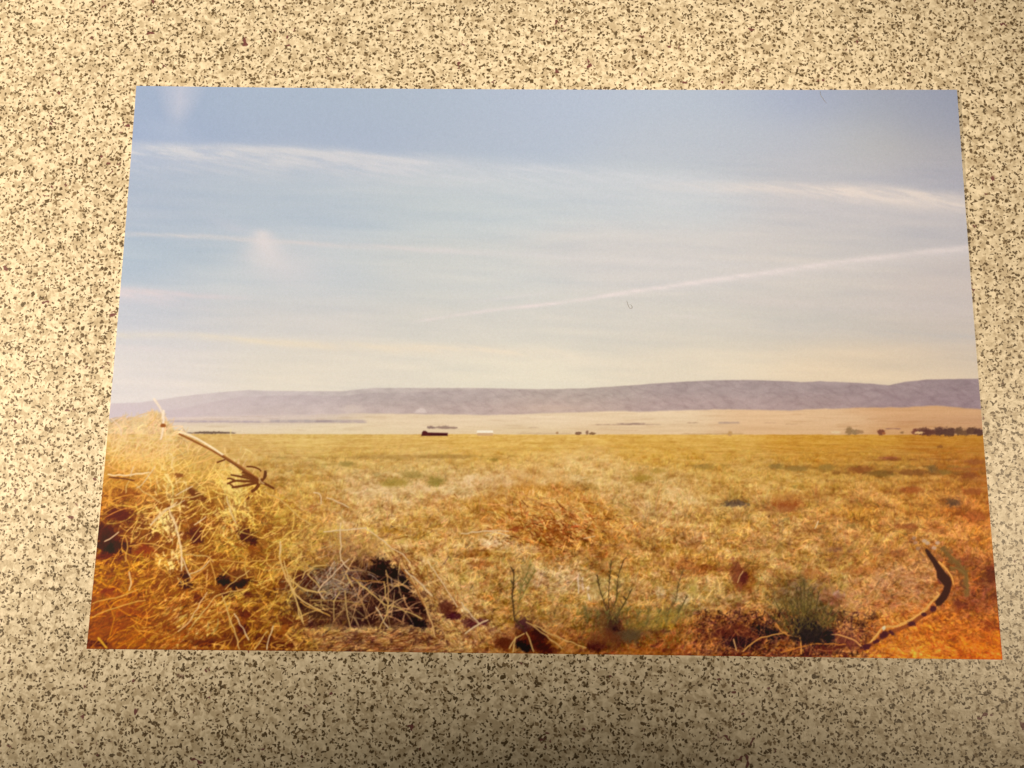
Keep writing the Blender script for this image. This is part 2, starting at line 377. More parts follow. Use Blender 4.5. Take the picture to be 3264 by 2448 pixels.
    for x, y, c in [(300, 975, (212, 165, 90)), (250, 1010, (200, 145, 70)), (450, 1010, (206, 160, 85)), (300, 1080, (178, 118, 55)), (480, 1080, (192, 140, 70)), (600, 1110, (205, 158, 84)), (240, 1150, (120, 58, 26)), (400, 1150, (180, 118, 52)),
                    (560, 1170, (196, 146, 72)), (230, 1230, (180, 110, 40)), (400, 1230, (184, 122, 56)), (560, 1250, (182, 128, 62)), (640, 1230, (180, 130, 70)), (220, 1310, (170, 92, 28)), (400, 1320, (180, 120, 55)), (580, 1320, (176, 122, 58)),
                    (700, 1320, (130, 85, 50)), (220, 1385, (150, 78, 26)), (400, 1385, (160, 98, 44)), (600, 1385, (140, 80, 34)), (750, 1385, (160, 108, 55))]:
        gp.append((x, y, c))
    gm = sstep(-1.2, 1.2, Y - 936.5 - 2.2 * (fbm(X / 30, X * 0, 7, 4) - .5))
    gc = field(gp, X, Y, 95, 27)
    p.lay(gm, gc, 3)
    def gc_at(x, y):
        I = np.clip(to_ink(np.c_[x, y]).astype(int), 0, (PW - 1, PH - 1)); return gc[I[:, 1], I[:, 0]]
    dpt = (Y - 925).clip(4)
    U = (X - 1200) / dpt; Z = 60 / np.sqrt(dpt)
    mid = gm * (1 - .55 * sstep(1150, 1350, Y))
    n = fbm(U * 2.2, np.log(dpt) * 9, 51, 5) - .5
    p.C += (n * 44 * mid)[..., None] * np.array([.75, 1, 1.05])
    n = fbm(X / 16, Y / 7, 61, 4) - .5
    p.C += (n * 34 * gm * sstep(950, 1010, Y))[..., None] * np.array([.75, 1, 1.05])
    n = fbm(X / 70, (Y - 930) / 2.6, 66, 3) - .5
    p.C += (n * 30 * gm * (1 - sstep(985, 1040, Y)))[..., None] * np.array([.9, 1, .9])
    # far buildings and trees on the plain
    p.poly([(909.5, 940), (911, 932), (914.5, 928.5), (919, 929), (924, 932.5), (967, 933.5), (967, 940)], (84, 34, 34), 1, 5)
    p.poly([(930, 935.3), (966, 936), (966, 939), (930, 938.5)], (58, 24, 28), .7)
    p.poly([(1031, 928), (1065.5, 928), (1066, 933.6), (1030, 933.6)], (250, 236, 208), 1, 6)
    p.poly([(1031, 933.5), (1065.5, 933.5), (1065.5, 939.4), (1031, 939.4)], (206, 166, 122), 1, 6)
    for x, y, rx, ry, c in ((1251, 934.5, 7, 3, (128, 92, 68)), (1270, 933, 3, 3.5, (140, 105, 80)), (1282, 935, 8, 2, (130, 95, 65)), (1205, 933.5, 3, 2, (170, 130, 90)), (930, 922, 8, 2.4, (150, 122, 108)), (960, 922, 16, 2.6, (158, 130, 112)), (980, 923, 8, 1.5, (165, 135, 115)),
                            (1580, 935, 5, 4, (190, 148, 95)), (1811, 932, 10, 2.4, (226, 196, 150)), (1838, 929, 8, 7, (150, 115, 75)), (1852, 931, 10, 4, (150, 118, 80)), (1862, 931, 9, 3, (165, 125, 85)), (1908, 931.5, 8, 4.5, (118, 64, 46)), (1914, 934, 4, 2, (170, 100, 56)),
                            (1953, 932, 4, 2, (150, 110, 70)), (1982, 930, 8, 5, (115, 62, 50)), (2000, 929, 13, 6, (104, 62, 48)), (2012, 932, 26, 5, (92, 50, 42)), (1990, 932.5, 10, 2, (232, 188, 128)), (2035, 929, 12, 7, (88, 54, 46)), (2055, 931, 16, 7, (82, 50, 42)),
                            (2077, 929, 8, 7, (98, 66, 46)), (2090, 932, 12, 5, (110, 75, 50)), (2103, 929, 12, 6.5, (92, 58, 44)), (2120, 931, 12, 6, (80, 48, 42)), (700, 909, 20, 1.6, (170, 150, 145)), (450, 934, 40, 2, (112, 88, 72)), (344, 934, 12, 1.5, (150, 120, 95))):
        p.blob(x, y - .6, rx, ry * 1.3, c, .92, rough=.6, cell=3, soft=.25)
    # tufts and dark patches of the middle field
    marks = []
    for x, y, rx, ry, c, a in ((860, 986, 90, 5, (184, 146, 82), .6), (960, 985, 60, 4, (180, 140, 72), .6), (1067, 992, 8, 4, (152, 120, 52), .8), (745, 1001, 14, 5, (160, 135, 70), .7), (850, 1042, 30, 8, (168, 138, 60), .75), (940, 1040, 16, 9, (150, 126, 55), .8),
                               (890, 1025, 22, 8, (172, 142, 75), .7), (810, 1024, 12, 6, (178, 150, 90), .6), (1387, 1031, 22, 7, (165, 128, 50), .7), (1265, 1049, 18, 8, (180, 145, 85), .6), (1423, 1015, 14, 5, (175, 138, 62), .6), (1862, 1012, 24, 7, (140, 80, 34), .85),
                               (1908, 1021, 22, 6, (128, 92, 38), .8), (1976, 1018, 28, 6, (132, 80, 36), .8), (2018, 1010, 10, 7, (125, 92, 48), .8), (2045, 1017, 12, 6, (140, 105, 45), .7), (1725, 1010, 22, 5, (150, 115, 55), .8), (1680, 1005, 14, 5, (145, 112, 55), .8),
                               (1525, 1006, 18, 5, (160, 125, 60), .7), (1790, 1008, 18, 6, (150, 115, 52), .7), (1592, 1086, 26, 7, (95, 74, 56), .85), (1702, 1088, 30, 10, (148, 74, 28), .9), (1690, 1098, 34, 8, (165, 105, 55), .7), (1702, 1075, 36, 12, (185, 125, 60), .6),
                               (1975, 1056, 22, 7, (160, 85, 38), .7), (2065, 1083, 16, 9, (100, 70, 46), .9), (1925, 987, 18, 3, (150, 80, 50), .7), (1935, 990, 14, 3, (130, 70, 30), .7), (2035, 962, 6, 3, (140, 85, 35), .7), (2110, 995, 20, 6, (150, 85, 40), .7),
                               (2100, 1025, 18, 7, (135, 70, 30), .8), (2105, 1060, 20, 7, (150, 80, 35), .7), (2110, 1112, 22, 9, (165, 90, 40), .7), (1960, 1135, 24, 6, (150, 82, 38), .75), (1975, 1142, 14, 5, (150, 95, 45), .7), (1842, 1136, 12, 6, (150, 112, 55), .7),
                               (1945, 1195, 20, 7, (150, 88, 45), .7), (1905, 1190, 12, 12, (160, 110, 60), .6), (1803, 1186, 16, 5, (140, 90, 60), .7), (1755, 1238, 18, 12, (172, 98, 46), .5), (1870, 1230, 40, 8, (178, 110, 50), .6), (2100, 1010, 40, 3, (160, 95, 45), .6),
                               (1690, 1140, 60, 14, (190, 155, 105), .5), (1760, 1130, 60, 22, (188, 152, 102), .6), (1480, 1110, 60, 16, (214, 174, 114), .5), (1380, 1135, 30, 24, (216, 176, 116), .5), (1440, 1098, 40, 12, (216, 176, 116), .5), (1250, 1033, 60, 10, (222, 184, 130), .5),
                               (1380, 1066, 60, 9, (216, 176, 118), .5), (1080, 1048, 60, 8, (224, 186, 132), .5), (780, 1052, 44, 22, (218, 180, 124), .45), (1020, 1063, 50, 5, (196, 164, 108), .6), (1500, 1290, 70, 30, (206, 172, 112), .55), (1400, 1285, 50, 26, (208, 170, 104), .5),
                               (1690, 1230, 50, 22, (200, 160, 90), .5), (1630, 1190, 50, 18, (208, 170, 105), .5), (1640, 1290, 60, 30, (196, 158, 100), .5)):
        p.blob(x, y, rx, ry, c, a, rough=.7, cell=7, soft=.5); marks.append((x, y, rx, ry, c, a))

    def box(x0, y0, x1, y1):
        return lambda n: np.c_[x0 + (x1 - x0) * r.random(n), y0 + (y1 - y0) * r.random(n)]

    def local(lo=1., jit=0):
        def fcol(P):
            I = np.clip(to_ink(P).astype(int), 0, (PW - 1, PH - 1)); c = p.C[I[:, 1], I[:, 0]]
            return c * lo
        return fcol
    # short stubble of the middle field
    p.strokes(9000, box(420, 960, 2140, 1060), 7, 0, .5, local(), .07, .7, .8, .6)
    p.strokes(9000, box(520, 1030, 2150, 1180), 9, -1.2, .7, local(), .08, .7, .9, .6)
    # domes of dry grass, far to near
    for k in range(26):
        y0 = 978 + 14.5 * k; m = int(150 - 3.2 * k); sz = 9 + (y0 - 960) * .135
        xs = 380 + 1790 * r.random(m); ys = y0 + 15 * r.random(m)
        ok = (ys < 1300) | (xs > 950); xs = xs[ok]; ys = ys[ok]
        S = sz * (.55 + .9 * r.random(len(xs)))
        c = local()(np.c_[xs, ys - S * .2])
        c = c * (.5) + .5 * gc_at(xs, ys) + 11 * r.normal(size=(len(xs), 1)) * np.array([.8, 1, .9]) + (r.random((len(xs), 1)) < .2) * np.array([6, 8, 10]) + np.array([1, 0, -7])
        fa = min(1., max(0., (y0 - 985) / 110.))
        p.tufts(xs, ys, S * (1.15 - .15 * fa), c, per=22 + k // 2, lo=.88 - .04 * fa, hi=1.06 + .03 * fa, wd=1.3 + .03 * k, a=.16 + .24 * fa)
    for x, y, rx, ry, c, a, g in ((1250, 1036, 200, 9, (228, 196, 146), .5, .01), (1000, 1052, 150, 12, (226, 192, 142), .5, 0), (820, 1062, 90, 14, (224, 190, 142), .5, -.05), (1420, 1060, 130, 10, (222, 186, 130), .45, .05), (1400, 1125, 60, 20, (224, 188, 138), .45, .4), (1560, 1090, 60, 10, (220, 184, 132), .4, .2),
                                  (1230, 1268, 90, 20, (222, 190, 138), .5, 0), (1400, 1285, 60, 18, (220, 188, 138), .5, 0), (1520, 1290, 60, 22, (218, 184, 130), .45, 0), (1330, 1215, 50, 14, (218, 180, 120), .4, 0), (1660, 1210, 50, 14, (216, 178, 116), .45, .4), (1100, 1175, 60, 14, (226, 192, 140), .5, .1),
                                  (1130, 1060, 90, 10, (196, 152, 76), .4, 0), (1600, 1060, 120, 8, (194, 150, 78), .4, .05), (1800, 1050, 120, 7, (192, 140, 66), .4, .05), (1900, 1105, 110, 16, (214, 160, 88), .4, .1), (1640, 1135, 80, 12, (190, 148, 84), .4, .1), (1420, 1175, 80, 12, (196, 146, 72), .4, .15), (1560, 1220, 70, 12, (188, 134, 64), .45, .1),
                                  (1300, 1235, 60, 8, (190, 144, 76), .4, 0), (900, 1110, 100, 12, (206, 162, 92), .4, .1), (960, 1200, 60, 20, (220, 182, 118), .35, .6)):
        p.blob(x, y, rx, ry, (c[0] - 4, c[1] - 4, c[2] - 16), a * .72, ang=g, rough=1.2, cell=9, soft=.7)
    for x0, x1, y, h, c, a in ((560, 900, 986, 3, (178, 142, 74), .5), (930, 1120, 984, 2.4, (182, 142, 70), .5), (640, 800, 1002, 3, (172, 138, 70), .5), (1420, 1640, 1002, 3, (166, 126, 56), .5), (1650, 2130, 1006, 4, (150, 108, 46), .6), (1780, 2140, 1019, 5, (134, 88, 38), .65), (1500, 2130, 975, 1.6, (180, 130, 54), .5), (1700, 2130, 960, 1.3, (184, 130, 50), .5),
                               (500, 1400, 966, 1.4, (200, 160, 84), .5), (1880, 2130, 990, 2, (150, 95, 42), .6), (1300, 1500, 1030, 4, (176, 134, 66), .45), (760, 960, 1028, 5, (176, 144, 78), .45), (1900, 2140, 1058, 5, (160, 100, 44), .5), (1960, 2150, 1035, 4, (168, 108, 48), .5)):
        m = np.exp(-((Y - y - 5 * (vn(X / 60, X * 0, y) - .5) - 2 * (vn(X / 9, X * 0, y + 1) - .5)) / h) ** 2) * sstep(x0 - 30, x0 + 30, X) * (1 - sstep(x1 - 30, x1 + 30, X)) * sstep(.3, .7, vn(X / 13, Y / 5, y + 3))
        p.lay(np.clip(m * a * 1.3, 0, 1), c)
    for x, y, rx, ry, c, a in marks:
        if sum(c) < 420: p.blob(x, y, rx * .9, ry * .9, c, a * .62, rough=1.1, cell=5, soft=.5, seed=(x + 2 * y) % 37)
    xs = 880 + 1240 * r.random(64); ys = 1075 + 225 * r.random(64); o_ = np.argsort(ys); xs = xs[o_]; ys = ys[o_]
    for i_ in range(0, 64, 8):
        q_ = slice(i_, i_ + 8); S = (44 + 60 * r.random(8)) * (.6 + .55 * (ys[q_] - 1075) / 225)
        for x_, y_, s_ in zip(xs[q_], ys[q_], S): p.blob(x_, y_ + s_ * .05, s_ * .5, s_ * .13, tuple(gc_at(np.array([x_]), np.array([y_]))[0] * np.array([.82, .76, .62])), .5, rough=1.2, cell=6, soft=.6)
        c = gc_at(xs[q_], ys[q_]) * np.array([1.03, 1.03, 1.02]) + 8 * r.normal(size=(8, 1))
        p.tufts(xs[q_], ys[q_], S, c, per=70, fan=1.15, lo=.78, hi=1.12, wd=1.5, a=.42)
    # the rounded tumbleweed in the middle
    p.blob(1190, 1100, 130, 62, (196, 138, 62), .75, ang=.25, rough=.5, cell=18, soft=.5)
    p.blob(1250, 1130, 110, 44, (186, 122, 50), .6, ang=.5, rough=.5, cell=18, soft=.5)
    for x, y, rx, ry, c, g in ((1137, 1107, 9, 4, (150, 72, 26), .7), (1114, 1142, 15, 6, (138, 58, 24), 0), (1180, 1133, 22, 6, (160, 85, 32), .5), (1203, 1150, 22, 7, (158, 84, 28), .8), (1242, 1118, 18, 8, (165, 92, 34), .7), (1274, 1132, 10, 6, (168, 75, 32), 0),
                               (1075, 1125, 40, 6, (170, 108, 45), 0), (1060, 1145, 24, 5, (172, 115, 52), 0), (1255, 1160, 30, 7, (172, 108, 45), .2), (1300, 1170, 20, 7, (172, 112, 50), 0), (1215, 1172, 22, 6, (165, 100, 45), 0), (1035, 1196, 30, 9, (172, 115, 50), 0), (1042, 1218, 26, 7, (165, 100, 45), 0),
                               (1350, 1110, 24, 16, (182, 135, 62), 0), (1270, 1050, 20, 8, (180, 138, 70), 0), (1500, 1225, 30, 9, (160, 95, 45), .3), (1450, 1215, 40, 14, (186, 130, 62), 0), (1495, 1240, 24, 6, (165, 105, 50), 0), (1545, 1226, 30, 6, (150, 88, 42), .2)):
        p.blob(x, y, rx, ry, c, .7, ang=g, rough=.7, cell=6, soft=.5)
    p.blob(1080, 1166, 46, 16, (224, 190, 138), .75, rough=.5, cell=8, soft=.5)
    p.blob(1120, 1185, 46, 14, (214, 178, 118), .6, rough=.5, cell=8, soft=.5)
    p.blob(1200, 1250, 80, 24, (214, 178, 124), .6, rough=.6, cell=12, soft=.5)
    p.blob(1270, 1275, 40, 16, (212, 172, 112), .5, rough=.6, cell=9, soft=.5)
    for k in range(7):
        y0 = 1075 + 15 * k; m = 26; xs = 1185 + 115 * (r.random(m) * 2 - 1) * math.sqrt(max(0., 1 - ((k - 3.5) / 4.6) ** 2)) + 8 * k
        p.tufts(xs, y0 + 14 * r.random(m), 34 + 14 * r.random(m), np.array([206, 152, 76.]) + 12 * r.normal(size=(m, 1)) * np.array([1, 1.1, 1.2]), per=36, fan=1.1, lo=.72, hi=1.12, wd=1.8, a=.5, lean=.3)
    p.strokes(500, lambda n: np.c_[1200 + 120 * r.normal(size=n) * .55, 1130 + 45 * r.normal(size=n) * .7], 26, .5, .4, (222, 172, 98), .12, 1.1, 1., .55, wd=1.5)
    p.strokes(260, lambda n: np.c_[1200 + 110 * r.normal(size=n) * .5, 1140 + 34 * r.normal(size=n) * .7], 16, .5, .4, (150, 86, 34), .14, 1.1, .8, .6, wd=1.6)
    p.strokes(900, box(900, 1130, 1620, 1330), 20, -1.0, .8, local(1.13), .1, 1., 1.2, .5, wd=1.5)
    p.strokes(500, box(900, 1160, 1700, 1340), 14, -1.2, .8, local(.8), .1, 1., 1.2, .45, wd=1.6)
    p.strokes(900, box(1550, 1060, 2170, 1330), 17, .3, .9, local(1.1), .1, 1., 1.2, .5, wd=1.5)
    p.strokes(450, box(1550, 1080, 2170, 1330), 12, .3, .8, local(.82), .1, 1., 1.2, .45, wd=1.6)

    # ---- foreground: right half
    for x, y, rx, ry, c, a, g in ((1600, 1310, 16, 12, (120, 75, 45), .6, 0), (1598, 1242, 15, 30, (132, 72, 40), .85, -.25), (1608, 1246, 10, 13, (88, 36, 26), .9, 0), (1622, 1258, 12, 22, (165, 100, 45), .6, 0), (1735, 1290, 60, 34, (128, 108, 74), .6, 0), (1745, 1330, 62, 40, (100, 82, 44), .6, 0),
                                  (1737, 1275, 9, 40, (108, 86, 50), .5, .05), (1775, 1340, 34, 26, (92, 74, 38), .55, 0), (1690, 1345, 30, 18, (104, 88, 48), .7, 0), (1600, 1355, 80, 34, (128, 72, 40), .8, 0), (1570, 1335, 40, 22, (150, 98, 58), .6, 0), (1800, 1292, 34, 14, (160, 105, 70), .7, .3),
                                  (1815, 1284, 12, 9, (176, 140, 120), .5, 0), (1590, 1372, 60, 24, (98, 48, 30), .8, 0), (1600, 1388, 38, 14, (52, 28, 28), .9, .1), (1658, 1366, 28, 13, (38, 22, 26), .95, .35), (1756, 1366, 36, 24, (34, 22, 24), .95, .3), (1797, 1378, 12, 18, (34, 26, 30), .9, 0), (1740, 1345, 20, 12, (44, 32, 30), .9, 0),
                                  (1835, 1382, 34, 15, (110, 58, 40), .8, .3), (1850, 1362, 40, 14, (168, 112, 78), .6, .2), (1790, 1400, 26, 9, (95, 45, 28), .8, 0), (1500, 1385, 80, 22, (150, 88, 44), .7, 0), (1470, 1340, 60, 22, (178, 118, 55), .5, 0), (1395, 1358, 46, 14, (128, 102, 48), .5, 0), (1362, 1374, 24, 14, (96, 70, 42), .6, 0),
                                  (1430, 1345, 26, 12, (170, 140, 48), .6, 0), (1325, 1345, 30, 34, (118, 78, 42), .7, 0), (1330, 1368, 18, 26, (96, 52, 32), .7, 0), (1310, 1388, 54, 20, (124, 68, 34), .75, 0), (1327, 1350, 12, 18, (56, 32, 28), .8, 0), (1268, 1330, 10, 16, (120, 90, 50), .7, 0), (1290, 1396, 20, 10, (76, 34, 26), .8, 0),
                                  (1155, 1385, 36, 24, (92, 44, 24), .85, .6), (1132, 1397, 18, 9, (30, 22, 28), .95, .5), (1175, 1398, 22, 10, (70, 30, 22), .85, .5), (1165, 1370, 18, 10, (70, 36, 26), .8, .8), (1090, 1390, 24, 12, (100, 50, 26), .75, 0), (1080, 1372, 16, 8, (120, 70, 36), .6, 0),
                                  (1130, 1350, 16, 14, (90, 52, 44), .7, .8), (1040, 1345, 14, 8, (98, 48, 44), .8, 0), (1015, 1346, 16, 11, (92, 44, 36), .85, 0), (1048, 1320, 14, 6, (120, 75, 72), .6, .4), (965, 1318, 16, 22, (100, 52, 34), .85, -.6), (980, 1332, 16, 8, (84, 38, 36), .85, 0),
                                  (1540, 1300, 50, 20, (150, 120, 70), .5, 0), (1490, 1318, 30, 10, (120, 95, 62), .6, 0), (2010, 1390, 110, 40, (198, 118, 36), .7, -.2), (2060, 1330, 90, 40, (170, 98, 40), .6, -.5), (2130, 1395, 60, 40, (160, 74, 22), .7, 0), (2140, 1290, 40, 40, (126, 70, 42), .7, 0),
                                  (2148, 1240, 12, 18, (104, 52, 26), .85, .4), (2085, 1320, 20, 10, (130, 72, 36), .7, 0), (2060, 1380, 12, 10, (130, 72, 24), .6, 0), (2140, 1350, 22, 12, (122, 56, 24), .7, 0), (2100, 1372, 10, 12, (132, 70, 24), .6, 0), (1990, 1290, 90, 30, (178, 128, 78), .5, 0), (1960, 1250, 80, 26, (186, 136, 84), .5, 0),
                                  (1935, 1308, 10, 7, (150, 90, 80), .8, 0), (1890, 1300, 16, 8, (168, 96, 42), .7, .3), (1950, 1275, 24, 8, (158, 100, 62), .6, 0), (2080, 1305, 16, 8, (110, 54, 30), .7, .4), (1882, 1345, 8, 10, (176, 88, 34), .7, 0)):
        p.blob(x, y, rx, ry, c, a, ang=g, rough=1., cell=7, soft=.45)
        if sum(c) < 215: p.darks.append((x, y, rx, ry, c, a, g))
    p.strokes(3200, box(1500, 1300, 2170, 1420), 18, -.5, 1., local(1.14), .14, .9, 1.4, .4, wd=1.8)
    p.strokes(900, box(1480, 1320, 1900, 1420), 22, -.6, .9, (190, 134, 68), .16, .9, 1.4, .5, wd=1.8)
    p.strokes(900, box(1500, 1320, 1900, 1420), 12, 0, 1.5, (62, 32, 26), .2, .9, 1.4, .4, wd=2.2)
    p.strokes(500, lambda n: (lambda P: P[P[:, 1] > 1335 + (2060 - P[:, 0]) * .25])(box(1880, 1320, 2170, 1420)(n * 2)), 24, .7, .35, (214, 140, 50), .1, .9, 1., .45, wd=2)
    p.strokes(420, box(1900, 1270, 2170, 1420), 18, .7, .5, (156, 88, 34), .12, .9, 1., .45, wd=2)
    p.strokes(200, lambda n: np.c_[1745 + 40 * r.normal(size=n), 1325 + 26 * r.normal(size=n)], 18, -1.4, .4, (110, 92, 48), .2, .9, 1., .6)
    p.strokes(1500, box(1000, 1280, 1560, 1420), 20, -.9, .9, local(1.14), .12, .9, 1.3, .5, wd=1.7)
    p.strokes(420, box(1240, 1310, 1500, 1400), 15, -1.3, .5, (128, 110, 50), .2, .9, 1., .6)
    for x, y in ((1260, 1262), (1250, 1255), (1272, 1280)): p.line([(x, y - 14), (x - 1, y), (x + 3, y + 16)], (226, 196, 160), 5, .7)
    for x, y in ((1428, 1280), (1462, 1290), (1482, 1292)): p.blob(x, y, 11, 12, (216, 196, 152), .6, rough=.6, soft=.5)

    for x, y, rx, ry, c, a in ((1940, 1270, 90, 34, (190, 142, 92), .55), (1980, 1230, 60, 26, (196, 146, 92), .5), (1900, 1310, 60, 18, (186, 132, 80), .5), (2110, 1300, 50, 46, (140, 84, 48), .55), (2140, 1250, 26, 40, (130, 74, 40), .5), (2120, 1390, 60, 30, (166, 84, 28), .4)):
        p.blob(x, y, rx, ry, c, a, rough=1., cell=9, soft=.6)
    p.strokes(420, box(1860, 1210, 2160, 1340), 14, .4, .9, local(1.14), .1, .9, 1.2, .45, wd=1.6)
    p.strokes(300, box(1860, 1210, 2160, 1340), 10, .4, .9, local(.78), .1, .9, 1.2, .45, wd=1.8)
    # ---- left brush (part 4)
    top = interp_line([(0, 905), (236, 905), (262, 903), (300, 897), (322, 885), (338, 888), (352, 905), (372, 925), (400, 940), (470, 985), (540, 1030), (600, 1062), (650, 1100), (720, 1130), (800, 1150), (860, 1200), (930, 1290), (980, 1420)])
    bm = sstep(-4, 7, Y - top(X) - 10 * (fbm(X / 9, Y / 9, 71, 3) - .5)) * (X < 990)
    tone = gc
    p.lay(bm * .7 * (1 - sstep(430, 640, X) * .7), tone + ((fbm(X / 12, Y / 9, 72, 4) - .5) * 70)[..., None], None)
    p.part[(bm > .5)] = 4
    hol = sstep(.56, .66, fbm(X / 13 + Y / 40, Y / 9 - X / 60, 77, 4) + .1 * sstep(1050, 1350, Y) - .03) * bm * sstep(1020, 1120, Y) * (1 - .6 * sstep(560, 700, X) * (1 - sstep(1180, 1240, Y)))
    p.lay(hol * .5, (120, 60, 24))
    p.lay(bm * sstep(1030, 1110, Y) * (1 - sstep(560, 680, X)) * .6, (132, 72, 28))
    for x, y, rx, ry, c, a, g in ((240, 1095, 40, 26, (150, 88, 36), .7, 0), (250, 1112, 28, 16, (98, 38, 24), .85, 0), (215, 1150, 26, 18, (76, 28, 20), .85, .3), (235, 1180, 34, 20, (70, 24, 18), .92, .2), (232, 1183, 11, 12, (40, 24, 24), .95, 0), (222, 1205, 34, 10, (110, 44, 18), .8, 0),
                                  (270, 1065, 30, 12, (140, 70, 28), .7, 0), (262, 1033, 30, 8, (160, 90, 36), .7, 0), (380, 1027, 10, 6, (128, 66, 30), .8, 0), (412, 1063, 16, 9, (104, 50, 22), .9, .5), (414, 1077, 14, 5, (110, 55, 22), .85, 0), (435, 1078, 8, 8, (112, 56, 26), .8, 0), (390, 1085, 14, 6, (120, 62, 28), .8, .4),
                                  (445, 1123, 24, 14, (150, 82, 30), .7, -.5), (418, 1150, 18, 12, (100, 46, 24), .9, 0), (420, 1168, 12, 8, (86, 36, 24), .9, 0), (526, 1156, 22, 15, (86, 40, 24), .92, .6), (543, 1172, 10, 9, (74, 30, 20), .9, 0), (532, 1182, 18, 8, (150, 80, 28), .8, 0), (487, 1190, 22, 12, (170, 100, 40), .7, 0),
                                  (312, 1186, 22, 8, (140, 58, 22), .85, .3), (305, 1195, 18, 6, (150, 66, 26), .8, 0), (320, 1202, 10, 7, (150, 70, 30), .8, 0), (480, 1254, 15, 13, (44, 20, 20), .95, 0), (512, 1262, 24, 9, (56, 24, 20), .92, -.4), (395, 1245, 10, 9, (66, 28, 24), .9, 0), (398, 1263, 14, 9, (60, 24, 20), .92, 0),
                                  (430, 1240, 22, 13, (140, 76, 38), .75, 0), (440, 1205, 20, 8, (136, 74, 34), .75, 0), (505, 1243, 36, 12, (120, 64, 34), .7, -.1), (488, 1285, 18, 7, (84, 36, 22), .85, 0), (530, 1286, 12, 7, (96, 44, 24), .85, 0), (425, 1296, 12, 10, (98, 42, 22), .8, .5), (455, 1272, 30, 7, (130, 70, 30), .6, 0),
                                  (262, 1330, 60, 26, (150, 72, 24), .8, -.3), (250, 1345, 60, 20, (158, 84, 28), .7, -.3), (215, 1355, 30, 30, (140, 70, 24), .7, 0), (225, 1278, 20, 6, (128, 50, 20), .85, -.3), (232, 1285, 28, 5, (140, 64, 24), .7, 0), (205, 1392, 26, 8, (76, 30, 18), .9, 0), (280, 1392, 40, 12, (150, 78, 26), .8, 0),
                                  (430, 1390, 28, 9, (88, 38, 20), .88, 0), (445, 1372, 26, 10, (140, 84, 40), .6, 0), (530, 1345, 44, 24, (140, 80, 34), .75, .5), (520, 1325, 22, 12, (104, 48, 22), .8, .5), (522, 1360, 12, 10, (88, 36, 20), .85, .4), (580, 1384, 32, 13, (98, 46, 22), .85, 0), (610, 1396, 50, 8, (92, 42, 22), .8, 0),
                                  (620, 1365, 40, 16, (150, 86, 34), .7, 0), (500, 1385, 30, 12, (110, 56, 28), .75, 0), (560, 1305, 40, 12, (150, 92, 42), .6, .2), (613, 1262, 20, 14, (110, 56, 28), .8, .8), (660, 1255, 28, 15, (80, 40, 26), .9, .5), (640, 1240, 18, 9, (120, 66, 34), .7, 0), (650, 1310, 26, 18, (84, 44, 30), .85, .4),
                                  (590, 1240, 14, 7, (140, 84, 40), .7, 0), (650, 1200, 20, 20, (170, 120, 62), .6, 0), (648, 1110, 26, 16, (180, 125, 60), .6, 0), (672, 1100, 10, 8, (165, 105, 52), .7, 0), (640, 1140, 16, 10, (160, 100, 48), .6, -.8)):
        p.blob(x, y, rx, ry, c, a, ang=g, rough=1., cell=6, soft=.35)
        if sum(c) < 240: p.darks.append((x, y, rx, ry, c, a, g))
    # the open nest of grey twigs
    p.poly([(625, 1240), (660, 1230), (700, 1222), (760, 1212), (800, 1200), (830, 1196), (862, 1220), (880, 1240), (905, 1290), (935, 1330), (945, 1357), (900, 1366), (830, 1362), (740, 1362), (660, 1340), (618, 1300)], (112, 74, 46), .8, soft=9)
    p.strokes(700, lambda n: np.c_[770 + 85 * r.normal(size=n), 1275 + 42 * r.normal(size=n)], 16, .4, 1.2, (62, 32, 24), .25, 1., 1.5, .8)
    for x, y, rx, ry, c, a, g in ((722, 1252, 40, 18, (156, 124, 94), .6, -.3), (700, 1275, 34, 12, (118, 92, 72), .8, 0), (790, 1170, 60, 22, (186, 148, 92), .35, 0), (760, 1195, 40, 14, (150, 112, 68), .6, 0), (720, 1205, 30, 16, (150, 110, 62), .6, 0),
                                  (822, 1240, 22, 34, (46, 22, 18), .95, 0), (848, 1256, 30, 28, (38, 18, 20), .97, 0), (864, 1270, 20, 20, (26, 16, 22), .97, 0), (806, 1275, 24, 20, (40, 20, 18), .95, 0), (875, 1290, 26, 16, (58, 28, 22), .9, .7), (840, 1300, 34, 12, (56, 30, 24), .85, 0), (905, 1315, 18, 12, (60, 30, 24), .85, .5),
                                  (660, 1256, 26, 12, (92, 44, 28), .85, .4), (755, 1248, 18, 14, (130, 72, 44), .7, 0), (690, 1306, 44, 17, (64, 36, 26), .9, .1), (680, 1320, 30, 12, (86, 54, 36), .8, 0), (735, 1325, 40, 18, (116, 80, 54), .7, 0), (775, 1330, 26, 15, (66, 42, 36), .85, 0), (790, 1296, 40, 9, (66, 34, 28), .85, 0),
                                  (855, 1328, 22, 11, (46, 28, 28), .92, .2), (893, 1344, 14, 8, (30, 20, 26), .95, .3), (912, 1350, 10, 10, (34, 20, 24), .95, .3), (820, 1310, 22, 8, (78, 44, 36), .85, 0), (770, 1348, 24, 7, (60, 34, 30), .85, -.2), (650, 1352, 30, 14, (128, 72, 40), .8, 0), (672, 1352, 14, 9, (84, 44, 34), .85, 0), (618, 1340, 20, 10, (110, 54, 30), .8, 0),
                                  (898, 1302, 14, 9, (60, 26, 22), .85, .6), (928, 1346, 12, 22, (132, 70, 36), .8, -.2), (622, 1388, 16, 12, (110, 50, 22), .8, 0)):
        p.blob(x, y, rx, ry, c, a, ang=g, rough=1., cell=6, soft=.3)
        if sum(c) < 200: p.darks.append((x, y, rx, ry, c, a, g))
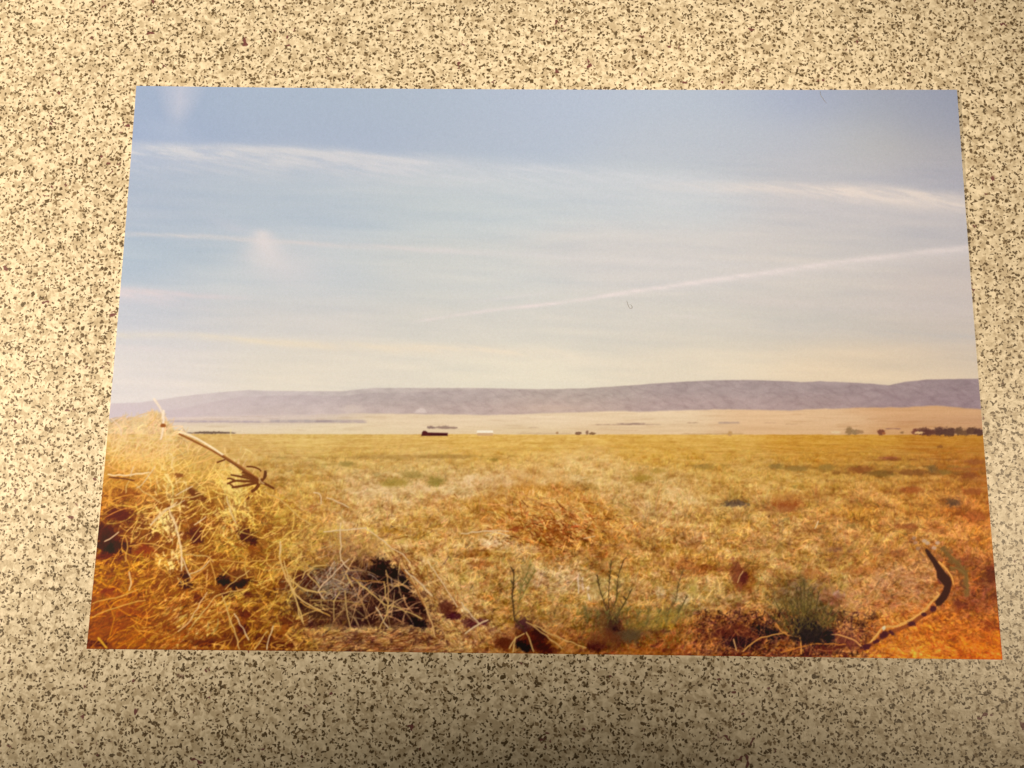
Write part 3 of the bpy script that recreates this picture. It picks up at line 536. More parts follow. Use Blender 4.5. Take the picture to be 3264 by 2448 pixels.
    # straw lying along the bottom
    p.blob(810, 1366, 110, 12, (206, 176, 122), .85, ang=.03, rough=.6, cell=10, soft=.4)
    p.blob(800, 1385, 180, 12, (168, 112, 54), .8, rough=.6, cell=8, soft=.4)
    for x, y, rx, ry in ((815, 1396, 26, 4), (880, 1390, 24, 5), (915, 1388, 18, 6), (760, 1392, 22, 5), (840, 1382, 20, 3), (700, 1394, 26, 5), (900, 1376, 8, 3)):
        p.blob(x, y, rx, ry, (96, 44, 26), .85, ang=-.12, rough=.7, cell=5, soft=.4)
    p.strokes(1500, box(640, 1358, 1010, 1412), 42, -.06, .22, (206, 162, 98), .18, .8, 1., .65)
    p.strokes(500, box(640, 1366, 990, 1412), 24, -.1, .22, (120, 66, 34), .2, .8, 1., .6)

    # golden mesh of stems over the left brush
    def below(x0, y0, x1, y1):
        def g_(n):
            P = box(x0, y0, x1, y1)(int(n * 1.6)); return P[P[:, 1] > top(P[:, 0]) + 3 * r.normal(size=len(P))][:n]
        return g_
    clump = fbm(X / 34 + Y / 90, Y / 22 - X / 90, 211, 3); holes = fbm(X / 13, Y / 9, 213, 2)
    lum = p.C @ np.array([.35, .5, .15]); k = np.array([1, 4, 6, 4, 1]) / 16.
    for ax in (0, 1): lum = sum(np.roll(lum, i - 2, ax) * k[i] for i in range(5))
    dkm = sstep(60, 120, lum)
    up = 1 - sstep(1010, 1090, Y)
    p.keep = np.clip((.05 + .95 * sstep(.40, .58, clump * .6 + holes * .4)) * (.12 + .88 * dkm) + .6 * up, 0, 1)
    warm = field([(230, 930, (244, 204, 150)), (330, 960, (244, 202, 140)), (480, 1040, (232, 186, 114)), (250, 1060, (222, 150, 66)), (370, 1130, (246, 206, 150)), (480, 1140, (222, 166, 84)), (600, 1160, (226, 180, 108)), (230, 1230, (226, 156, 56)), (400, 1240, (226, 164, 84)),
                  (560, 1250, (222, 170, 92)), (230, 1350, (206, 124, 36)), (400, 1350, (216, 156, 84)), (560, 1370, (206, 146, 70)), (700, 1200, (214, 172, 112)), (720, 1380, (206, 158, 92)), (900, 1250, (224, 180, 112))], X, Y, 90, 60)
    def wc(f=1.):
        def g_(P):
            I = np.clip(to_ink(P).astype(int), 0, (PW - 1, PH - 1)); return warm[I[:, 1], I[:, 0]] * np.array([f ** .8, f, f ** 1.35])
        return g_
    p.strokes(1300, below(195, 892, 620, 1100), 24, -.5, .9, wc(.88), .10, .9, 1.3, .5, wd=1.8, grad=(.8, 1.1))
    p.strokes(1500, below(190, 1040, 680, 1410), 30, -.5, .9, wc(.68), .14, .9, 1.3, .55, wd=1.7)
    p.strokes(2500, below(190, 1040, 680, 1410), 32, -.5, .75, wc(.88), .12, .9, 1.2, .6, wd=1.6, grad=(.8, 1.1))
    p.strokes(1400, below(190, 920, 680, 1410), 34, -.5, .75, wc(1.04), .08, .9, 1.3, .65, wd=1.5)
    p.strokes(500, below(240, 885, 370, 1010), 18, -1.2, .7, wc(1.), .06, .9, 1.2, .5, wd=1.6)
    p.strokes(520, below(180, 1290, 480, 1410), 44, -.55, .22, wc(.95), .12, .9, .7, .6, wd=2.2, grad=(.8, 1.1))
    p.strokes(200, lambda n: np.c_[362 + 15 * r.normal(size=n), 1140 + 55 * r.normal(size=n)], 24, 1.3, .45, (246, 214, 168), .06, .9, 1.2, .55, wd=2.2)
    p.strokes(120, lambda n: np.c_[410 + 40 * r.normal(size=n), 1340 + 36 * r.normal(size=n)], 28, -.9, .5, (222, 184, 130), .08, .9, 1.2, .6, wd=2)
    p.strokes(260, lambda n: np.c_[500 + 18 * r.normal(size=n), 1075 + 44 * r.normal(size=n)], 26, 1.2, .5, (236, 200, 140), .06, .9, 1.2, .45, wd=1.9)
    p.strokes(900, box(600, 1080, 960, 1240), 24, -.2, .9, wc(.96), .08, .85, 1.4, .45, wd=1.6, grad=(.85, 1.08))
    p.strokes(500, box(560, 1180, 760, 1410), 30, -.9, .8, wc(.92), .1, .85, 1.4, .55, wd=1.9)
    p.keep = np.maximum(p.keep, .35)
    # slope right of the nest
    p.strokes(2600, lambda n: (lambda t, d: np.c_[840 + 190 * t + 26 * d, 1190 + 190 * t - 14 * d])(r.random(n), r.normal(size=n)), 42, .85, .3, (224, 182, 112), .1, .85, 1., .35, wd=1.7)
    p.strokes(420, lambda n: (lambda t, d: np.c_[850 + 190 * t + 20 * d, 1200 + 190 * t - 12 * d])(r.random(n), r.normal(size=n)), 26, .85, .35, (158, 106, 56), .14, .85, 1., .45, wd=1.8)
    p.strokes(160, lambda n: np.c_[780 + 70 * r.normal(size=n), 1290 + 36 * r.normal(size=n)], 46, .5, 1.2, (176, 132, 76), .2, .9, 1.8, .75)
    p.strokes(120, lambda n: np.c_[710 + 40 * r.normal(size=n), 1280 + 30 * r.normal(size=n)], 44, .3, 1.2, (196, 166, 126), .15, .9, 1.8, .8)

    p.keep = None
    # the broken light of dry grass: fine mottling, small holes between the stems
    lower = sstep(985, 1200, Y)
    bw = (p.part == 4) * 1.
    sc = .45 + .55 * sstep(945, 1120, Y)
    t = vn(X / (7.5 * 1), Y / 4.6, 101) * .5 + vn(X / 4.1, Y / 2.9, 103) * .5 - .5
    t2 = fbm(X / 30 - Y / 60, Y / 13, 105, 3) - .5
    wv = vn(X / 19, Y / 15, 107) * 1.6
    net = np.minimum(np.abs(vn(X / 10.5 + wv, Y / 7 + wv, 108) - .5), np.abs(vn(X / 9 - Y / 22 + wv, Y / 8.5 + X / 30, 109) - .5))
    net = np.exp(-(net / .075) ** 2) - .62
    kk = gm * (.12 + .16 * sstep(960, 1040, Y) + .16 * lower) * (1 - .6 * bw)
    lift = kk * (t * 1.0 + t2 * 1.0 + .05 * bw + net * (.22 + .20 * bw + .12 * lower) * sstep(985, 1060, Y))
    lift = np.where(lift > 0, lift * .55, lift * 1.25)[..., None]
    p.C = p.C * np.exp(lift * np.array([.75, 1.1, 1.7]))
    xr = X * .9 - Y * .43; yr = X * .43 + Y * .9
    h = fbm(xr / 12, yr / 6.5, 111, 3); hm2 = fbm(X / 55, Y / 40, 117, 2)
    bot = sstep(1270, 1390, Y)
    dens = np.clip(bw * sstep(1000, 1110, Y) * (.55 + .9 * (hm2 - .35)) + .75 * bot * (hm2 + .25) , 0, 1.1) * (1 - .75 * bw)
    a = sstep(.66 - .13 * dens, .78 - .13 * dens, h) * sstep(.05, .3, dens)
    p.lay(np.clip(a * .7 * (.6 + .4 * dens), 0, .75), field([(250, 1150, (96, 38, 20)), (450, 1150, (124, 62, 26)), (650, 1150, (140, 84, 40)), (250, 1350, (138, 62, 20)), (450, 1350, (108, 50, 24)), (700, 1300, (70, 34, 28)), (900, 1300, (84, 42, 28)),
            (1200, 1300, (128, 84, 44)), (1200, 1400, (86, 40, 24)), (1550, 1400, (82, 38, 26)), (1800, 1390, (64, 30, 26)), (1500, 1200, (166, 118, 60)), (2000, 1200, (170, 110, 52)), (2050, 1390, (160, 82, 24)), (1000, 1050, (170, 125, 60)), (2140, 1300, (110, 54, 28))], X, Y, 160, 90))
    g1 = fbm(xr / 9, yr / 14, 121, 3); p.lay(np.clip(sstep(.6, .74, g1) * gm * (.15 + .25 * lower) * (1 - .5 * bot), 0, 1) * .5, np.clip(p.C * 1.08 + np.array([6, 5, 8]), 0, 240))
    p.C += ((fbm(X / 11, Y / 9, 131, 2) - .5) * 16 * gm * (.3 + .7 * lower))[..., None] * np.array([.3, -.35, 1.])
    cap = np.array([236., 204., 158.]); over = (p.C - cap).clip(0); p.C -= gm[..., None] * over * .7
    p.C = p.C * (1 - gm[..., None]) + gm[..., None] * (p.C * np.array([1.0, .972, .925]))
    for x, y, rx, ry, c, a, g in p.darks:
        p.blob(x, y, rx * .85, ry * .85, c, a * .62, ang=g, rough=1.3, cell=5, soft=.3, seed=(x + y) % 31)
    h = fbm(xr / 10 + 3, yr / 5.6, 141, 3); a = sstep(.57, .67, h + .10 * (hm2 - .5)) * bw * sstep(1010, 1100, Y) * (1 - .5 * sstep(620, 720, X) * (1 - sstep(1190, 1230, Y)))
    p.lay(a * .58, field([(250, 1150, (92, 38, 18)), (450, 1150, (118, 58, 24)), (650, 1150, (150, 94, 46)), (250, 1350, (140, 64, 20)), (450, 1350, (108, 50, 24)), (700, 1300, (66, 34, 28)), (900, 1300, (80, 42, 28))], X, Y, 160, 90))
    for x, y, rx, ry, c, a, g in p.darks:
        p.blob(x, y, rx * (.72 + .2 * (x > 640)), ry * (.72 + .2 * (x > 640)), c, a * (.75 + .15 * (x > 640)), ang=g, rough=1.2, cell=5, soft=.3, seed=(x * 3 + y) % 29)
    nest = np.exp(-(((X - 790) / 150) ** 2 + ((Y - 1300) / 66) ** 2) ** 2) * (Y < 1360 + 8 * (vn(X / 9, Y / 9, 5) - .5)) * (Y > 1205 + (X - 800).clip(0) * 1.05 - 12)
    q = fbm(xr / 11, yr / 8, 151, 3)
    p.lay(np.clip(nest * (.45 + .5 * sstep(.36, .58, q)), 0, 1), field([(660, 1260, (84, 44, 30)), (850, 1250, (34, 18, 18)), (790, 1300, (70, 38, 24)), (700, 1320, (80, 46, 28)), (900, 1330, (58, 32, 24))], X, Y, 70, 50))
    for x, y, rx, ry, c, a in marks:
        if sum(c) < 400: p.blob(x, y, rx, ry, c, a * .8, rough=1.1, cell=5, soft=.45, seed=(x + 5 * y) % 41)
    for x, y, rx, ry, c, a, g in ((1598, 1242, 14, 28, (138, 78, 44), .8, -.25), (1608, 1247, 8, 12, (96, 44, 30), .8, 0), (1203, 1150, 22, 6, (156, 86, 32), .6, .8), (1114, 1142, 13, 5, (142, 66, 28), .7, 0), (1242, 1118, 16, 6, (168, 100, 42), .55, .7), (1137, 1107, 8, 3, (150, 80, 34), .6, .7), (1300, 1130, 16, 5, (168, 104, 44), .5, .6), (1500, 1228, 26, 6, (160, 98, 46), .5, .3), (1042, 1218, 22, 5, (160, 100, 46), .5, 0)):
        p.blob(x, y, rx, ry, c, a, ang=g, rough=1.1, cell=5, soft=.4)
    p.strokes(420, below(180, 1280, 460, 1410), 20, -.5, .3, (140, 70, 26), .15, .9, .6, .55, wd=1.8)
    p.strokes(300, box(1880, 1340, 2165, 1412), 14, .6, .5, (164, 92, 34), .12, .9, .8, .5, wd=1.8)
    p.strokes(300, lambda n: np.c_[780 + 80 * r.normal(size=n), 1292 + 34 * r.normal(size=n)], 28, .5, 1.1, (140, 100, 62), .3, .7, 1.4, .42, wd=1.)
    p.strokes(90, lambda n: np.c_[720 + 34 * r.normal(size=n), 1262 + 20 * r.normal(size=n)], 30, -.3, .8, (178, 154, 124), .15, .8, 1.4, .55, wd=1.2)
    p.strokes(260, below(190, 1000, 640, 1410), 34, -.5, .7, wc(1.08), .05, .8, 1.2, .7, wd=1.5)
    p.strokes(46, lambda n: np.c_[790 + 80 * r.normal(size=n), 1290 + 36 * r.normal(size=n)], 60, .6, 1.2, (206, 160, 98), .15, .7, 1.4, .7, wd=2)
    p.strokes(60, lambda n: np.c_[770 + 90 * r.normal(size=n), 1290 + 36 * r.normal(size=n)], 46, .6, 1.1, (168, 122, 70), .25, .8, 1.4, .6)
    p.strokes(350, box(1480, 1330, 2000, 1410), 22, -.5, .9, (172, 112, 56), .2, .8, 1., .5)
    def ground(x0, y0, x1, y1):
        return lambda n: (lambda P: P[P[:, 1] > y0 + 0 * P[:, 0]])(box(x0, y0, x1, y1)(n))
    p.strokes(2600, ground(560, 985, 2160, 1120), 7, -.9, 1., local(1.10), .06, .9, .8, .38, wd=1.1)
    p.strokes(2000, ground(560, 985, 2160, 1120), 6, -.9, 1., local(.84), .06, .9, .8, .38, wd=1.2)
    p.strokes(4200, ground(185, 1110, 2170, 1412), 13, -.7, .9, local(1.17), .08, .9, 1.2, .45, wd=1.3)
    p.strokes(3200, ground(185, 1110, 2170, 1412), 9, -.7, .9, local(.76), .08, .9, 1.2, .42, wd=1.4)
    wl = (bw * (1 - sstep(600, 760, X)) * sstep(930, 1060, Y))[..., None]; fg = (gm * sstep(1000, 1120, Y))[..., None]
    p.C *= 1 + wl * (np.array([1.03, 1.045, .86]) - 1)
    p.C *= 1 + fg * (1 - wl) * (np.array([1.0, .983, .985]) - 1)
    m_ = np.array([196., 148., 78.]); p.C = p.C + (fg * .13) * (p.C - m_)
    # hand-placed stems, measured one by one
    def A(pts): return [(610 + x / 4, 1016.5 + y / 4) for x, y in pts]
    def B(pts): return [(169.4 + x / 4, 1084.3 + y / 4) for x, y in pts]
    def Cc(pts): return [(169.4 + x / 4, 847.1 + y / 4) for x, y in pts]
    def E(pts): return [(1016.5 + x / 4, 1016.5 + y / 4) for x, y in pts]
    def F(pts): return [(1694.2 + x / 4.272, 1016.5 + y / 4.272) for x, y in pts]
    pale = (236, 204, 158); straw = (222, 182, 112); gold = (226, 172, 88)
    for q, c, w, a in ((A([(490, 450), (492, 600), (495, 780)]), pale, 3.4, .9), (A([(345, 528), (520, 512), (720, 490)]), pale, 3.4, .9), (A([(565, 765), (430, 890), (305, 1025), (312, 1070), (355, 1125)]), (226, 190, 150), 4, .95), (A([(495, 780), (540, 830), (560, 860)]), pale, 3.5, .9),
                       (A([(590, 920), (740, 1050), (860, 1150), (905, 1175)]), straw, 4, .9), (A([(540, 900), (590, 1000)]), straw, 3, .9), (A([(890, 860), (905, 1000), (905, 1170), (900, 1260)]), (190, 150, 95), 3.6, .85), (A([(870, 960), (880, 1080), (910, 1150)]), straw, 3, .8),
                       (A([(905, 1165), (1060, 1215), (1200, 1280)]), straw, 3, .8), (A([(800, 1180), (850, 1280), (905, 1365)]), pale, 3.6, .9), (A([(905, 1180), (870, 1290), (830, 1370)]), straw, 3.2, .85), (A([(1050, 860), (1200, 990), (1290, 1085)]), pale, 5, .85), (A([(1100, 905), (1180, 1080), (1260, 1250), (1315, 1440)]), (224, 178, 118), 4.6, .95),
                       (A([(1010, 820), (1130, 1000), (1230, 1180)]), (170, 112, 62), 4, .8), (A([(1540, 1140), (1620, 1240), (1695, 1325)]), pale, 4, .9), (A([(1770, 1288), (1680, 1340), (1575, 1415)]), pale, 5, .95), (A([(150, 930), (200, 870), (270, 835), (370, 822)]), straw, 3, .85), (A([(430, 1130), (425, 1200), (430, 1290)]), (190, 156, 100), 3, .8),
                       (A([(525, 1040), (545, 1200), (575, 1370)]), (196, 160, 104), 3.6, .85), (A([(220, 1130), (450, 1125), (700, 1160)]), (176, 140, 84), 3.4, .8), (A([(600, 940), (720, 955), (880, 960)]), (180, 128, 70), 3, .7), (A([(0, 780), (50, 980), (120, 1170), (165, 1310)]), straw, 4.4, .9), (A([(60, 960), (200, 1040), (360, 1055)]), straw, 3.4, .85),
                       (A([(200, 900), (270, 960), (310, 1010)]), straw, 3.4, .8), (A([(480, 1050), (430, 1140)]), straw, 2.6, .7), (A([(140, 1140), (260, 1200), (400, 1260)]), gold, 3, .7), (A([(420, 930), (500, 960), (560, 1000)]), (200, 168, 130), 3, .8), (A([(930, 930), (945, 1010)]), (190, 160, 130), 2.6, .8),
                       (A([(255, 190), (310, 205), (322, 285)]), pale, 4, .8), (A([(375, 230), (470, 270), (565, 315)]), pale, 3.2, .8), (A([(590, 330), (680, 400), (760, 440)]), straw, 2.6, .6), (A([(700, 500), (800, 560), (900, 640), (1050, 740), (1100, 800)]), pale, 4, .6), (A([(940, 600), (1080, 565)]), (150, 100, 50), 2.6, .7),
                       (A([(1540, 545), (1680, 525), (1820, 525), (1960, 560)]), pale, 3, .7), (A([(1400, 850), (1500, 1000), (1560, 1150)]), straw, 3, .6), (A([(1250, 780), (1400, 1000), (1500, 1180)]), pale, 3, .55), (A([(1960, 1540), (2000, 1470), (2090, 1410)]), straw, 3.4, .85),
                       (B([(1740, 370), (1728, 480), (1775, 640), (1890, 830), (2000, 900), (2100, 960)]), (228, 186, 118), 4.4, .9), (B([(1800, 640), (1900, 740), (2040, 780)]), straw, 3.4, .85), (B([(840, 1125), (940, 1035), (1040, 870), (1095, 785)]), (228, 184, 128), 4, .9), (B([(760, 60), (830, 240), (862, 420), (870, 600)]), (246, 212, 160), 7, .75),
                       (B([(600, 200), (700, 110), (830, 0)]), pale, 5, .7), (B([(870, 470), (925, 590), (955, 660)]), pale, 3.6, .85), (B([(1225, 810), (1275, 960), (1340, 1150), (1375, 1280)]), straw, 4, .85), (B([(1330, 970), (1400, 1090), (1450, 1200)]), pale, 3.6, .85), (B([(155, 1175), (205, 1240), (250, 1290)]), (224, 172, 60), 7, .85),
                       (B([(1665, 1075), (1640, 1170), (1605, 1280)]), pale, 3.4, .9), (B([(940, 630), (1040, 580), (1110, 505)]), pale, 2.8, .85), (B([(410, 610), (430, 690), (420, 770)]), (240, 200, 140), 6, .6), (B([(1875, 870), (1890, 970), (1930, 1060)]), straw, 3.4, .85), (B([(1115, 500), (1160, 640), (1170, 720)]), gold, 3.4, .7),
                       (B([(420, 380), (600, 360), (800, 420)]), gold, 3, .6), (B([(900, 460), (1080, 470), (1150, 520)]), straw, 3, .7), (B([(100, 1000), (350, 900), (560, 850)]), gold, 3.4, .6), (B([(100, 880), (300, 830), (500, 760)]), gold, 3.4, .6), (B([(390, 300), (400, 400), (380, 520)]), gold, 3.6, .7),
                       (B([(1200, 500), (1400, 520), (1700, 500)]), gold, 3, .6), (B([(960, 1090), (1100, 900), (1200, 800), (1420, 760)]), straw, 3, .6), (B([(870, 700), (1000, 620), (1110, 540)]), gold, 2.6, .6), (B([(1460, 600), (1380, 650), (1250, 760)]), straw, 3, .6), (B([(205, 350), (260, 310), (325, 260)]), pale, 3.4, .9),
                       (B([(1500, 1280), (1560, 1200), (1620, 1120)]), straw, 3, .7),
                       (Cc([(230, 712), (350, 716), (440, 712), (590, 690)]), (250, 218, 168), 4.6, .95), (Cc([(455, 640), (440, 690), (430, 730)]), pale, 3, .8), (Cc([(470, 790), (560, 870), (700, 960)]), straw, 3, .7), (Cc([(820, 890), (900, 850), (970, 815)]), pale, 3.2, .9), (Cc([(1060, 870), (960, 908), (835, 915)]), straw, 3.4, .85),
                       (Cc([(980, 1145), (1030, 1120), (1085, 1075)]), pale, 3, .85), (Cc([(600, 1160), (700, 1040), (900, 940)]), pale, 4, .6), (Cc([(1590, 860), (1780, 960), (1900, 1080), (2000, 1150)]), straw, 3, .65), (Cc([(1730, 1290), (1720, 1400)]), pale, 3, .8), (Cc([(260, 220), (330, 300), (350, 370)]), (246, 214, 180), 4, .7),
                       (Cc([(400, 260), (520, 190), (640, 160)]), (240, 200, 146), 3, .6), (Cc([(560, 300), (620, 250), (660, 180)]), (236, 190, 120), 4, .6), (Cc([(1260, 900), (1290, 1010), (1340, 1130)]), (234, 200, 140), 6, .6), (Cc([(640, 640), (560, 760), (480, 830)]), pale, 3, .6), (Cc([(380, 870), (400, 800), (430, 760)]), straw, 4, .7),
                       (E([(480, 1400), (510, 1480), (545, 1565)]), straw, 4, .9), (E([(390, 1440), (370, 1510), (360, 1575)]), straw, 3.6, .85), (E([(480, 1310), (640, 1420), (790, 1545)]), (212, 168, 104), 3.6, .85), (E([(550, 1340), (760, 1440), (1000, 1540)]), straw, 3, .6), (E([(1480, 1150), (1200, 1260), (1150, 1330)]), straw, 2, .3),
                       (E([(570, 1175), (480, 1230), (430, 1290)]), (170, 120, 66), 3.4, .85), (E([(0, 530), (120, 522), (330, 520)]), pale, 3, .5), (E([(980, 580), (1080, 560)]), pale, 2.6, .7), (E([(930, 935), (935, 1060)]), (232, 204, 168), 5, .7), (E([(1200, 640), (1350, 680), (1330, 560)]), straw, 2, .2),
                       ([(1772, 1124), (1764, 1140)], pale, 3, .8), ([(1607, 1192 + 40), (1596, 1258)], (206, 160, 104), 3, .9), ([(1587, 1380), (1594, 1405)], (220, 170, 110), 3.6, .9), ([(1608, 1408), (1640, 1380), (1700, 1366)], (214, 156, 84), 3, .8), ([(1680, 1348), (1700, 1370), (1733, 1376)], (204, 140, 74), 3.4, .8), ([(1731, 1372), (1733, 1412)], (224, 158, 84), 3, .8),
                       ([(1800, 1368), (1840, 1378), (1870, 1400)], (220, 160, 96), 3, .8), ([(1690, 1410), (1760, 1390), (1830, 1392)], (206, 130, 60), 3, .6)):
        p.line(q, (c[0] - 8, c[1] - 12, c[2] - 16), w * .72, a * .8, wob=2.6)
    # brown under-edge of the left knot
    p.line(Cc([(240, 735), (360, 745), (460, 765)]), (112, 58, 26), 3.6, .9)
    # pale curved stalk with its knob
    p.line(Cc([(630, 50), (672, 110), (705, 170), (716, 220), (710, 275)]), (244, 220, 192), 4.2, .8, part=4)
    p.line(Cc([(716, 150), (712, 190), (705, 230)]), (248, 222, 188), 7, .6)
    p.line(Cc([(712, 300), (704, 350), (690, 405)]), (246, 216, 176), 5.5, .85)
    p.blob(347, 918, 6, 4.5, (150, 78, 30), .95, rough=.3, cell=4, soft=.25)
    # the broken stalk with its root (part 7)
    p.line(Cc([(850, 345), (900, 352), (1000, 395), (1130, 470), (1240, 545)]), (250, 222, 176), 3.8, .9, part=7)
    p.line(Cc([(850, 358), (940, 400), (1120, 492), (1240, 562)]), (150, 86, 36), 3.4, .9, part=7)
    p.line(Cc([(1230, 548), (1380, 645), (1460, 700), (1540, 752)]), (170, 106, 48), 5.2, .95, col2=(104, 52, 24), part=7, taper=-.4)
    br = (108, 54, 22)
    for q, w in ((Cc([(1540, 760), (1470, 715), (1400, 690)]), 4), (Cc([(1530, 762), (1420, 735), (1300, 712)]), 4), (Cc([(1530, 770), (1420, 768), (1340, 765), (1270, 790)]), 4.4), (Cc([(1340, 765), (1300, 745), (1270, 745)]), 3.4), (Cc([(1540, 780), (1440, 800), (1380, 812), (1310, 822)]), 5), (Cc([(1330, 820), (1290, 790)]), 3),
                 (Cc([(1545, 790), (1520, 830), (1480, 858)]), 7), (Cc([(1560, 775), (1620, 800), (1675, 832)]), 4.6), (Cc([(1600, 690), (1590, 730), (1560, 770)]), 8), (Cc([(1440, 640), (1500, 645), (1550, 665), (1570, 695)]), 2.6), (Cc([(1500, 745), (1440, 720), (1400, 715)]), 3), (Cc([(1460, 905), (1440, 925)]), 3.6), (Cc([(1180, 605), (1250, 580)]), 2.6)):
        p.line(q, br, w * .95, .9, part=7)
    p.poly(Cc([(1555, 690), (1575, 672), (1590, 690), (1580, 740), (1555, 745)]), (206, 150, 78), .95, 7)
    p.poly(Cc([(1590, 672), (1612, 675), (1615, 720), (1600, 750), (1580, 750), (1588, 710)]), (98, 52, 26), .95, 7)
    p.line(Cc([(1545, 735), (1560, 770), (1590, 790)]), (204, 160, 104), 3, .8)

    # young plants at the bottom
    def weed(stems, leaf, dark, nl, ll, a=.75, w=2.2):
        for q in stems:
            P = np.array(q, float); m = nl; t = r.random(m) * (len(P) - 1) * .97; i = t.astype(int); f = (t - i)[:, None]
            at = P[i] * (1 - f) + P[i + 1] * f
            tot = 1 - t / (len(P) - 1)      # points run from tip to root: 0 at the root
            sgn = np.where(r.random(m) < .5, -1, 1)
            cc = np.where(r.random((m, 1)) < .45, np.array(dark, float), np.array(leaf, float))
            p.strokes(0, at, ll * (.45 + .75 * (1 - np.abs(tot - .45))), -math.pi / 2 + sgn * (.45 + .35 * r.random(m)), .12, cc, .12, 1.1, .4, a, 1, 1.6, (.9, 1.1), False)
            p.line(q, dark, w, a * .9, taper=-.8)
    ol = (138, 114, 50); dk = (74, 52, 30)
    for x, y, rx, ry, c, al in ((1142, 1240, 14, 24, (156, 136, 70), .4), (1292, 1270, 16, 30, (150, 128, 66), .4), (1345, 1250, 12, 20, (164, 138, 74), .3), (1500, 1270, 12, 16, (190, 168, 84), .4), (1312, 1344, 24, 24, (92, 60, 34), .6), (1310, 1380, 40, 18, (112, 62, 32), .6),
                                (1395, 1352, 40, 16, (132, 108, 50), .4), (1360, 1372, 24, 12, (92, 74, 46), .6), (1440, 1330, 40, 14, (160, 134, 62), .4)):
        p.blob(x, y, rx, ry, c, al, rough=.9, cell=6, soft=.5)
    weed([E([(345, 830), (372, 880), (368, 1000), (358, 1090), (370, 1180), (378, 1280), (420, 1330), (470, 1380)])], (120, 92, 50), dk, 34, 7, .6, 2.4)
    weed([E([(520, 800), (480, 900), (440, 1010), (420, 1130), (400, 1240)]), E([(560, 860), (500, 960), (450, 1080)])], (140, 124, 62), (112, 96, 46), 30, 9, .36, 1.)
    weed([E([(1222, 775), (1205, 950), (1198, 1100), (1205, 1230), (1240, 1340)]), E([(1330, 770), (1285, 900), (1272, 1010), (1262, 1120), (1215, 1230)]), E([(1100, 900), (1120, 1020), (1160, 1140), (1205, 1280)]), E([(1400, 1020), (1350, 1120), (1290, 1220), (1250, 1320)])], ol, dk, 40, 9, .42, 1.8)
    weed([E([(1840, 870), (1800, 1000), (1780, 1120), (1715, 1205)]), E([(1880, 1080), (1840, 1160), (1800, 1230)])], (128, 106, 54), (92, 70, 38), 24, 7, .45, 1.4)
    weed([E([(1000 + 90 * k_ + 20 * (k_ % 2), 1170 + 25 * (k_ % 3)), (1010 + 88 * k_, 1250), (1020 + 84 * k_, 1340)]) for k_ in range(10)], (126, 112, 56), (96, 80, 42), 16, 9, .32, .9)
    big = [(1740 + dx * 1.25, 1248 + abs(dx) * 1.15 + 8 * (i_ % 3)) for i_, dx in enumerate((0, -6, 7, -14, 15, -24, 26, -36, 38, -48, 50, -58, 60))]
    weed([[(x_, y_), (1742 + (x_ - 1742) * .7, (y_ + 1372) / 2), (1745 + (x_ - 1745) * .3, 1376)] for x_, y_ in big], (122, 98, 44), (74, 58, 30), 26, 11, .34, 1.2)
    p.blob(1752, 1372, 34, 18, (34, 24, 24), .85, rough=1., cell=6, soft=.4)
    p.blob(1500, 1270, 5, 6, (185, 165, 70), .3, rough=.7)
    # olive twig and the dark curved branch (part 8)
    p.line(F([(1470, 700), (1520, 760), (1620, 850), (1690, 950), (1700, 1040), (1700, 1120)]), (134, 100, 48), 9, .45, col2=(110, 74, 34))
    for x, y, rx, ry in ((1480, 710, 9, 7), (1530, 760, 9, 9), (1560, 830, 8, 7), (1610, 850, 8, 9), (1650, 910, 9, 9), (1690, 960, 7, 12), (1690, 1040, 7, 10), (1700, 1110, 6, 9), (1570, 905, 7, 5)):
        p.blob(*F([(x, y)])[0], rx, ry, (112, 80, 38), .75, rough=1.1, cell=5, soft=.4)
    p.line(F([(1540, 880), (1620, 900), (1680, 940)]), (124, 92, 44), 5, .35)
    p.line(F([(1660, 1000), (1640, 1040), (1690, 1080)]), (100, 56, 30), 6, .5)
    for x, y in ((1215, 615), (1228, 655), (1250, 710), (1310, 640), (1400, 705), (1340, 660), (1430, 660)):
        p.blob(*F([(x, y)])[0], 5, 4, (160, 120, 96) if x < 1300 else (196, 164, 140), .7, rough=.4, cell=3)
    p.line(F([(1440, 830), (1510, 900), (1560, 975), (1575, 1040)]), (222, 156, 74), 3.4, .7)
    p.line(F([(1420, 1110), (1440, 1140), (1370, 1210), (1300, 1290), (1180, 1370), (1050, 1430), (930, 1440), (860, 1520), (790, 1600)]), (206, 150, 76), 6, .4)
    p.line(F([(1400, 1250), (1350, 1300), (1260, 1350), (1190, 1405), (1080, 1455), (1000, 1480), (930, 1515), (850, 1575), (770, 1625), (700, 1670)]), (126, 62, 30), 7, .6, part=8)
    for x, y, rx, ry, g in ((1190, 1408, 9, 6, 0), (1000, 1490, 3.5, 9, -.8), (930, 1512, 10, 7, -.4), (860, 1572, 8, 4, -.4), (770, 1622, 11, 6, -.2), (1390, 1270, 7, 7, 0), (1300, 1320, 6, 4, 0)):
        p.blob(*F([(x, y)])[0], rx, ry, (62, 24, 30), .92, ang=g, rough=.5, cell=4, soft=.3)
    p.poly(F([(915, 1440), (940, 1425), (950, 1450), (925, 1475)]), (196, 190, 158), .8, 8)
    p.poly(F([(1315, 728), (1328, 710), (1345, 722), (1400, 790), (1450, 860), (1500, 930), (1548, 980), (1562, 1040), (1545, 1110), (1512, 1180), (1455, 1240), (1418, 1246), (1402, 1205), (1440, 1160), (1478, 1100), (1490, 1058), (1452, 1012), (1425, 985), (1420, 925), (1382, 845), (1340, 785)]), (56, 26, 19), 1, 8, soft=1.3)
    p.line(F([(1430, 1000), (1460, 1040), (1440, 1010)]), (110, 50, 36), 4, .5)

    k = np.array([.16, .68, .16])
